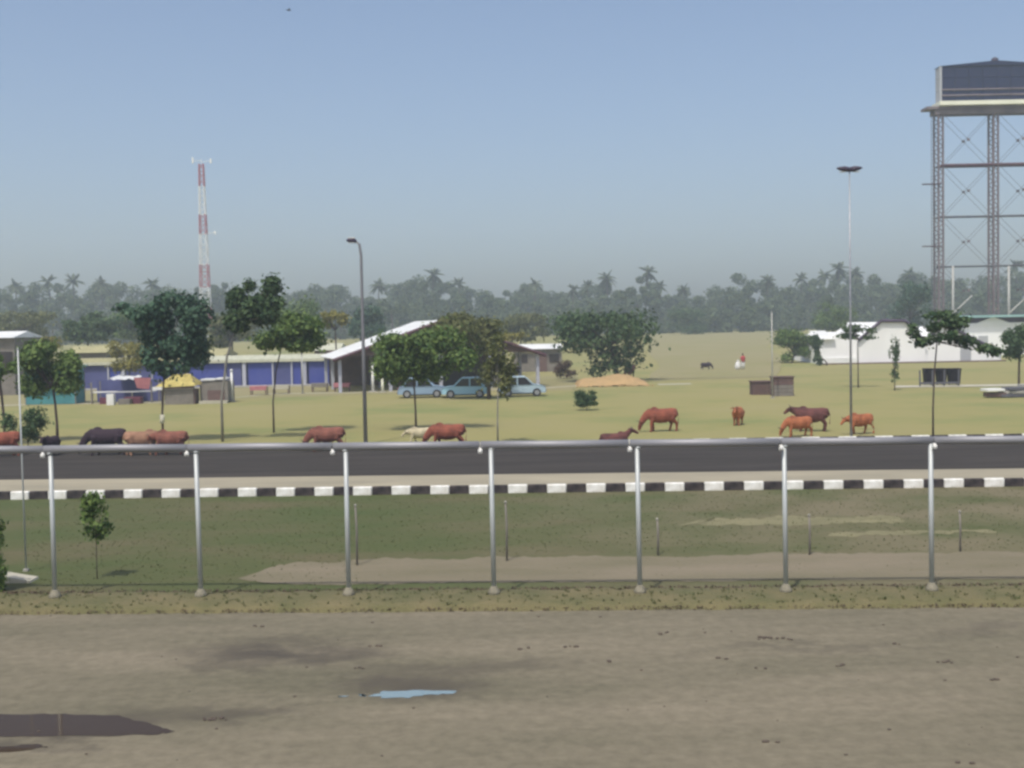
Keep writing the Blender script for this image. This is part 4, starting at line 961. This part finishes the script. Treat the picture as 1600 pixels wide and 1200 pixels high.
# ------------------------------------------------------------------ stalls
def stall(u0, u1, vb, v_top, kind, label):
    b = G((u0 + u1) / 2, vb); Y = b.y; W_ = colx(u1, vb, Y) - colx(u0, vb, Y); H = D((u0 + u1) / 2, v_top, Y).z
    r_ = root('stall', b); tag(r_, label, 'stall'); Dp = 2.0
    for sx in (-1, 1):
        for y in (0.05, Dp): MB().box((sx * W_ * .45, y, H * .4), (.09, .09, H * .8)).build('post', M['woodgrey'], r_)
    if kind == 'thatch':
        e = H * .62
        mb = MB(); x = W_ / 2 * 1.08
        mb.add([(-x * 1.15, -.35, e - .1), (x, -.35, e), (x, Dp + .3, e), (-x * 1.15, Dp + .3, e - .1), (-x * .35, Dp * .45, H), (x * .5, Dp * .45, H)], [(0, 1, 5, 4), (2, 3, 4, 5), (1, 2, 5), (3, 0, 4), (3, 2, 1, 0)])
        mb.build('thatched_roof', M['thatch'], r_)
        MB().box((-x * .95, -.4, e - .14), (x * .5, .06, .22)).build('roof_fringe', M['tarpwhite'], r_)
        MB().box((.1, -.02, e * .42), (W_ * .8, .06, e * .84)).build('front_board', M['woodgrey'], r_)
        MB().box((.1, -.06, e * .93), (W_ * .8, .05, e * .14)).build('lintel', M['fascia'], r_)
        MB().box((W_ * .38, .6, e * .4), (W_ * .2, 1.2, e * .8)).build('side_board', M['wood'], r_)
    elif kind == 'box':
        MB().box((0, Dp / 2, H * .45), (W_ * .9, Dp, H * .84), 0, .03).build('cabinet', M['woodgrey'], r_)
        MB().box((.1, -.03, H * .28), (W_ * .6, .05, H * .45)).build('shutter', M['wood'], r_)
        for k, (x, wd) in enumerate(((-.25, .5), (.2, .38))): MB().box((x * W_, Dp * .4, H * .92 + .05 * k), (wd * W_, Dp * .9, .10), .05).build('roof_sheet', M['tarpwhite'], r_)
        MB().box((0, -.35, .1), (W_ * 1.0, .5, .2)).build('step', M['palepath'], r_)
    elif kind == 'clutter':
        mb = MB(); n = 6; vv = []; ff = []
        for i in range(n + 1):
            x = lerp(-W_ * .15, W_ * .2, i / n); z = H - .15 * abs(math.sin(i * 1.3)); vv += [(x, -.3, z - .12), (x, Dp, z + .05)]
        for i in range(n): ff.append((2 * i, 2 * i + 2, 2 * i + 3, 2 * i + 1))
        mb.add(vv, ff); mb.build('awning', M['tarpwhite'], r_)
        mb = MB(); mb.add([(W_ * .2, -.1, H - .1), (W_ * .46, -.1, H - .15), (W_ * .42, 0, H * .5), (W_ * .24, 0, H * .55)], [(0, 1, 2, 3)]); mb.build('hanging_cloth', M['tarppink'], r_)
        MB().box((0, .6, .82), (W_ * .95, .9, .06)).build('counter', M['tarpwhite'], r_)
        for x in (-.45, -.15, .15, .45): MB().box((x * W_, .2, .4), (.08, .08, .8)).build('counter_leg', M['woodgrey'], r_)
        MB().box((0, Dp, H * .42), (W_, .06, H * .84)).build('back_cloth', M['bluegrey'], r_)
    elif kind == 'teal':
        MB().box((0, Dp / 2, H * .5), (W_ * .9, Dp, H), 0, .03).build('cabin', M['tarpteal'], r_)
        MB().box((0, Dp * .4, H + .05), (W_ * 1.04, Dp * 1.3, .1)).build('roof_sheet', M['roofteal'], r_)
        MB().box((W_ * .1, -.03, H * .62), (W_ * .4, .05, H * .3)).build('hatch', M['dark'], r_)
        MB().box((W_ * .1, -.16, H * .45), (W_ * .45, .3, .05)).build('counter', M['tarpwhite'], r_)
    return r_
stall(36, 122, 632, 574, 'teal', 'teal tarpaulin kiosk half hidden by the round green tree')
stall(138, 242, 630, 588, 'clutter', 'cluttered open stall with a white awning and pink cloth')
stall(250, 306, 632, 585, 'thatch', 'stall with a yellow thatched roof and grey brown front')
stall(314, 358, 630, 590, 'box', 'grey board stall with white sheets on top')
for i, (u, vb, sz, mm, lab) in enumerate(((172, 632, (.9, .6, .45), 'crate', 'maroon crate on the ground at the left of the cluttered stall'), (200, 633, (.8, .6, .4), 'woodgrey', 'grey crate on the ground between the two maroon crates'), (213, 632, (1.2, .6, .5), 'crate', 'wide maroon crate before the cluttered stall'), (178, 634, (.5, .4, .8), 'tarpwhite', 'white upright icebox before the cluttered stall'))):
    b = G(u, vb - 2); b.y -= .6; r_ = root('crate', b); tag(r_, lab, 'crate', 'crates before the cluttered stall')
    x, y, z = sz
    for s in (-1, 1):
        MB().box((0, s * y / 2, z / 2), (x, .05, z)).build('side', M[mm], r_); MB().box((s * x / 2, 0, z / 2), (.05, y - .052, z)).build('end', M[mm], r_)
    MB().box((0, 0, .03), (x - .06, y - .06, .05)).build('bottom', M[mm], r_); MB().box((0, 0, z - .03), (x - .06, y - .06, .05)).build('lid', M[mm], r_)
# low tables before the blue wall
for i, (u, vb, mm, lab) in enumerate(((405, 617, 'tarppink', 'low table with a faded pink cloth, leftmost before the blue wall'), (440, 615, 'palepath', 'low cream table before the blue wall behind the thin trunk'), (500, 612, 'woodgrey', 'low grey table before the brightest blue wall panel'), (535, 612, 'tarppink', 'low table with a faded pink cloth, rightmost before the blue wall'))):
    b = G(u, vb); r_ = root('table', b); tag(r_, lab, 'table', 'low tables before the blue wall')
    MB().box((0, 0, .68), (1.4, .8, .06), 0, .01).build('table_top', M[mm], r_)
    MB().box((0, -.41, .52), (1.3, .02, .26)).build('table_cloth', M[mm], r_)
    for sx in (-1, 1):
        for sy in (-1, 1): MB().box((sx * .6, sy * .32, .33), (.07, .07, .66)).build('leg', M['wood'], r_)

# brown timber boxes near the pole
for (u0, u1, vb, vt, lab) in ((1176, 1204, 617, 597, 'smaller brown timber box left of the slim pale pole'), (1209, 1240, 619, 590, 'taller brown timber box with a grey lower half right of the slim pale pole')):
    b = G((u0 + u1) / 2, vb); Y = b.y; W_ = colx(u1, vb, Y) - colx(u0, vb, Y); H = D(u0, vt, Y).z; r_ = root('timber_box', b); tag(r_, lab, 'box', 'brown timber boxes on the field')
    n = 5
    for k in range(n):
        z = H * (k + .5) / n
        MB().box((0, 0, z), (W_ - .04, .05, H / n - .03)).build('plank', M['woodgrey'] if (k < 3 and u0 > 1200) else M['wood'], r_)
        for s in (-1, 1): MB().box((s * W_ / 2, .5, z), (.05, .94, H / n - .03)).build('plank', M['wood'], r_)
    MB().box((0, .5, H + .03), (W_ + .15, 1.2, .06)).build('lid', M['wood'], r_)
    MB().box((0, 1.0, H / 2), (W_ - .1, .05, H)).build('back', M['wood'], r_)

# ------------------------------------------------------------------ bins on a pad
bb = G(1471, 604)
sheet('concrete_pad', [G(1398, 606), G(1640, 603), G(1640, 600), G(1400, 603)], .03, M['palepath'])
def bins():
    Y = bb.y
    for i, (u0, u1) in enumerate(((1444, 1458), (1464, 1477), (1482, 1499))):
        b = G((u0 + u1) / 2, 601.5, .03); W_ = colx(u1, 600, Y) - colx(u0, 600, Y); H = 1.28
        r_ = root('rubbish_bin', b); tag(r_, ['left', 'middle', 'right'][i] + ' one of the three black rubbish bins below the white building', 'bin', 'black rubbish bins')
        x = W_ / 2
        mb = MB(); mb.loft([((0, 0, .12), (x * .95, 0, 0), (0, .38, 0)), ((0, 0, H * .9), (x * 1.2, 0, 0), (0, .5, 0))], 4); mb.v = [tuple(Matrix.Rotation(0, 3, 'Z') @ Vector(p)) for p in mb.v]
        mb = MB(); mb.add([(-x * .85, -.35, .1), (x * .85, -.35, .1), (x * .85, .35, .1), (-x * .85, .35, .1), (-x, -.42, H * .9), (x, -.42, H * .9), (x, .42, H * .9), (-x, .42, H * .9)], [(3, 2, 1, 0), (4, 5, 6, 7), (0, 1, 5, 4), (1, 2, 6, 5), (2, 3, 7, 6), (3, 0, 4, 7)])
        mb.build('bin_body', M['binblack'], r_)
        MB().box((0, 0, H * .95), (W_ * 1.08, .95, .1), 0, .03).build('lid', M['binblack'], r_)
        for s in (-1, 1): MB().tube([(s * x * .7, .3, .09), (s * x * .7 + .06, .3, .09)], .09, 10).build('wheel', M['rubber'], r_)
    r_ = root('bin_rack', G(1471, 602.5, .03)); tag(r_, 'grey rack of bars round the three black bins', 'rack')
    xa = colx(1441, 600, Y) - r_.location.x; xb = colx(1502, 600, Y) - r_.location.x
    MB().box(((xa + xb) / 2, -.35, .22), (xb - xa, .08, .16)).build('front_board', M['bingrey'], r_)
    for u in (1441, 1461, 1479.5, 1502): MB().box((colx(u, 600, Y) - r_.location.x, -.24, .6), (.09, .09, 1.2)).build('upright', M['bingrey'], r_)
bins()

# slab pile cut by the right edge
r_ = root('slab_pile', G(1572, 621)); tag(r_, 'low pile of broken concrete slabs cut by the right edge below the bins', 'slab pile')
MB().box((-.85, 0, .50), (1.15, 1.0, .16), .1, .02).build('slab', M['roofwhite'], r_)
MB().box((-.7, .05, .2), (1.2, .8, .26), -.1, .02).build('slab', M['wood'], r_)  # dark brown block stands in for the shaded gap under the white slab
for k, (x, z, wd, an) in enumerate(((.7, .12, 2.4, .05), (.75, .34, 2.1, -.08), (.8, .55, 1.7, .1), (1.4, .72, .7, .3))): MB().box((x, .1, z), (wd, 1.1, .18), an, .02).build('slab', M['concrete'] if k % 2 else M['bingrey'], r_)
# pale concrete lump on the verge, far left
r_ = root('concrete_slab', G(18, 909)); tag(r_, 'pale broken concrete slab on the verge at the left edge', 'slab')
mb = MB(); mb.prism([(-.55, -.05), (.48, -.05), (.45, .05), (.1, .11), (-.2, .17), (-.55, .2)], -.2, .25); mb.build('slab', M['palepath'], r_)
MB().box((-.25, -.26, .03), (.3, .1, .1), .3, .02).build('chip', M['palepath'], r_)

# orange soil heap
def heap():
    b = G(960, 604); r_ = root('soil_heap', b); tag(r_, 'low heap of orange soil at the foot of the wide dark tree', 'soil heap'); s_ = b.y / F
    rr = random.Random(8); nx_, ny_ = 40, 10; vv = []; ff = []
    for j in range(ny_ + 1):
        for i in range(nx_ + 1):
            x = lerp(-57, 57, i / nx_) * s_; y = j * .55
            e = math.sin(math.pi * i / nx_) ** .35 * math.sin(math.pi * min(1, j / ny_ * .9 + .02)) ** .6
            vv.append((x + rr.uniform(-.06, .06), y, -.05 + e * (.85 + .12 * math.sin(x * 1.6) + rr.uniform(-.08, .08))))
    for j in range(ny_):
        for i in range(nx_): q = j * (nx_ + 1) + i; ff.append((q, q + 1, q + nx_ + 2, q + nx_ + 1))
    mb = MB(); mb.add(vv, ff); mb.build('soil', M['orange'], r_, True)
    cb = MB()
    for _ in range(40): cb.ball((rr.uniform(-3.2, 3.2), rr.uniform(-.3, .2), .03), (rr.uniform(.05, .15), .1, rr.uniform(.04, .1)), 6, 4)
    k = cb.build('clods', M['orange'], r_); k['kind'] = 'stuff'
heap()

# ------------------------------------------------------------------ cars
def car(u, vb, Lc, paint, label, flip=1, rz=0.0):
    b = G(u, vb); r_ = root('parked_car', b, rz); tag(r_, label, 'car', 'cars parked before the hall')
    W_ = 1.6
    low = [(-.5, .28), (-.5, .62), (-.48, .78), (-.36, .84), (.28, .86), (.42, .80), (.495, .70), (.5, .42), (.49, .28)]
    x = lambda t: t * Lc * flip
    mb = MB(); n = len(low); ws = .5
    vv = []
    for y, k in ((-W_ / 2, .0), (-W_ / 2 - .04, .5), (W_ / 2 + .04, .5), (W_ / 2, .0)):
        for t, z in low: vv.append((x(t), y, z))
    ff = [tuple(range(n)), tuple(range(4 * n - 1, 3 * n - 1, -1))]
    for k in range(3):
        for i in range(n): ff.append((k * n + (i + 1) % n, k * n + i, (k + 1) * n + i, (k + 1) * n + (i + 1) % n))
    mb.add(vv, ff); mb.build('body', M[paint], r_)
    cab = [(-.38, .84), (-.28, 1.36), (-.2, 1.42), (.08, 1.42), (.25, .86)]
    gl = MB(); gl.prism([(x(t), z - .015) for t, z in cab], -W_ / 2 + .12, W_ / 2 - .12); gl.build('window_glass', M['glass'], r_)
    rf = MB(); rf.box((x(-.10), 0, 1.425), (Lc * .36, W_ - .2, .09), 0, .03); rf.build('roof', M[paint], r_)
    for s in (-1, 1):
        yy = s * (W_ / 2 - .11)
        for a, c in (((-.385, .84), (-.285, 1.4)), ((.245, .85), (.075, 1.4)), ((-.10, .84), (-.10, 1.4))): MB().bar((x(a[0]), yy, a[1]), (x(c[0]), yy, c[1]), .07).build('window_pillar', M[paint], r_)
        for t in (-.31, .31):
            wh = root('wheel', (0, 0, 0)); bpy.data.objects.remove(wh)
            o = MB().tube([(x(t), s * (W_ / 2 - .12), .30), (x(t), s * (W_ / 2 + .06), .30)], .30, 16).build('wheel', M['rubber'], r_, False)
            MB().tube([(x(t), s * (W_ / 2 + .05), .30), (x(t), s * (W_ / 2 + .075), .30)], .18, 12).build('rim', M['rim'], o)
        MB().box((x(.495), s * .55, .66), (.06, .3, .13), 0, .02).build('headlight', M['lens'], r_)
        MB().box((x(-.5), s * .6, .70), (.05, .2, .16), 0, .02).build('tail_lamp', M['redsteel'], r_)
    MB().box((x(.5), 0, .40), (.12, W_ * .96, .18), 0, .04).build('bumper', M['bingrey'], r_); MB().box((x(-.5), 0, .40), (.12, W_ * .96, .18), 0, .04).build('bumper', M['bingrey'], r_)
    MB().box((0, 0, .24), (Lc * .8, W_ * .8, .12)).build('underbody', M['rubber'], r_)
    return r_
car(660, 621, 3.5, 'cargrey', 'grey blue parked car, left of the light blue one under the dense tree', 1, R(2))
car(728, 621, 3.4, 'carblue', 'light blue parked car half hidden by the dark tree trunk', -1, R(-2))
car(815, 619, 3.4, 'carsilver', 'silver blue parked car right of the dark tree trunk', 1, R(4))

# ------------------------------------------------------------------ person and bird
def person(u, vb, label):
    b = G(u, vb); r_ = root('person', b, R(20)); tag(r_, label, 'person'); r_.location.z = terr(0, b.y)
    mb = MB()
    mb.loft([((0, 0, .86), (.17, 0, 0), (0, .11, 0)), ((0, 0, 1.05), (.15, 0, 0), (0, .10, 0)), ((0, 0, 1.3), (.19, 0, 0), (0, .12, 0)), ((0, 0, 1.42), (.17, 0, 0), (0, .09, 0)), ((0, 0, 1.48), (.06, 0, 0), (0, .06, 0)), ((0, 0, 1.55), (.055, 0, 0), (0, .055, 0))], 12)
    mb.ball((0, -.01, 1.64), (.085, .10, .125)); mb.ball((0, -.11, 1.63), (.02, .03, .03))
    for s in (-1, 1):
        mb.tube([(s * .09, 0, .92), (s * .10, -.02 * s, .50), (s * .10, .02 * s, .08), (s * .10, -.10, .03)], [.095, .065, .045, .04], 8)
        mb.tube([(s * .17, 0, 1.40), (s * .24, .02, 1.13), (s * .22, -.10, .88), (s * .22, -.13, .80)], [.06, .048, .036, .04], 8)
    me = remesh(mb, 'body', M['skin'], .02, 2); link('body', me, r_)
    t = MB(); t.loft([((0, 0, .80), (.20, 0, 0), (0, .14, 0)), ((0, 0, 1.05), (.18, 0, 0), (0, .13, 0)), ((0, 0, 1.3), (.215, 0, 0), (0, .145, 0)), ((0, 0, 1.44), (.185, 0, 0), (0, .11, 0)), ((0, 0, 1.49), (.08, 0, 0), (0, .08, 0))], 14)
    for s in (-1, 1): t.tube([(s * .17, 0, 1.42), (s * .25, .02, 1.16)], [.085, .075], 8)
    t.build('shirt', M['redsteel'], r_, True)
    t = MB()
    for s in (-1, 1): t.tube([(s * .085, 0, .88), (s * .10, -.02 * s, .5), (s * .10, .02 * s, .09)], [.12, .085, .07], 10)
    t.build('trousers', M['tarpwhite'], r_, True)
    h = MB(); h.ball((0, .015, 1.68), (.095, .105, .105)); h.build('hair', M['binblack'], r_, True)
person(1161, 578, 'person in a red top and pale trousers standing far off on the sandy slope')
bag = root('white_sack', G(1153, 578)); bag.location.z = terr(0, bag.location.y); tag(bag, 'white sack on the ground left of the person in red', 'sack')
mb = MB(); mb.loft([((0, 0, 0), (.28, 0, 0), (0, .2, 0)), ((0, 0, .35), (.33, 0, 0), (0, .24, 0)), ((.02, 0, .75), (.26, 0, 0), (0, .2, 0)), ((.03, 0, .95), (.08, 0, 0), (0, .08, 0)), ((.03, 0, 1.05), (.16, 0, 0), (0, .12, 0))], 12); mb.build('sack', M['tarpwhite'], bag, True)
bp_ = D(451, 16, 120); r_ = root('bird', bp_, R(30)); tag(r_, 'tiny dark bird flying high in the sky left of centre', 'bird')
mb = MB(); mb.loft([((-.3, 0, 0), (0, .05, 0), (0, 0, .01)), ((-.16, 0, 0), (0, .04, 0), (0, 0, .04)), ((0, 0, 0), (0, .075, 0), (0, 0, .07)), ((.14, 0, .01), (0, .05, 0), (0, 0, .05)), ((.2, 0, .02), (0, .035, 0), (0, 0, .035)), ((.27, 0, .01), (0, .008, 0), (0, 0, .008))], 8)
for s in (-1, 1): mb.add([(.08, s * .05, .02), (-.10, s * .05, .02), (-.06, s * .28, .12), (.06, s * .26, .13), (-.10, s * .52, .06)], [(0, 1, 2, 3), (3, 2, 4)])
mb.build('body', M['binblack'], r_)

# loose dark clods on the yard
rr = random.Random(21); mb = MB()
for (u, v, n) in ((1040, 990, 4), (1195, 998, 7), (1225, 998, 4), (1135, 1030, 2), (960, 1034, 2), (895, 1010, 3), (815, 1013, 3), (1188, 1045, 2), (1208, 1160, 2), (400, 978, 3), (330, 1124, 6), (345, 1124, 4), (1320, 1040, 3), (1555, 1062, 3), (1410, 1005, 3), (1478, 1035, 5), (1508, 1192, 2), (585, 1008, 3), (560, 1045, 3)):
    for _ in range(n):
        p = G(u + rr.uniform(-14, 14), v + rr.uniform(-2, 2), .012); q = rr.uniform(.015, .03)
        mb.ball(p + Vector((0, 0, q * .3)), (q * rr.uniform(1, 1.8), q, q * .6), 7, 4)
for _ in range(40):
    p = G(rr.uniform(-40, 1640), 955 + 245 * rr.random() ** 1.3, .012); q = rr.uniform(.008, .02)
    mb.ball(p + Vector((0, 0, q * .2)), (q * 1.4, q, q * .7), 6, 4)
tag(mb.build('loose_clods', M['clod']), 'small dark clods and pebbles scattered on the dirt yard', 'clods', kind='stuff')

# ------------------------------------------------------------------ haze
hz = MB(); hz.box((0, 360, 33), (1600, 900, 72)); ho = hz.build('haze', None); tag(ho, 'pale humid haze over the whole scene', 'haze', kind='stuff')
hm = bpy.data.materials.new('haze'); hm.use_nodes = True; hn = hm.node_tree.nodes; hn.remove(hn['Principled BSDF'])
pv = hn.new('ShaderNodeVolumePrincipled'); pv.inputs['Color'].default_value = (.78, .89, .99, 1); pv.inputs['Density'].default_value = .00095; pv.inputs['Anisotropy'].default_value = .2
hm.node_tree.links.new(pv.outputs[0], hn['Material Output'].inputs['Volume']); ho.data.materials.append(hm)
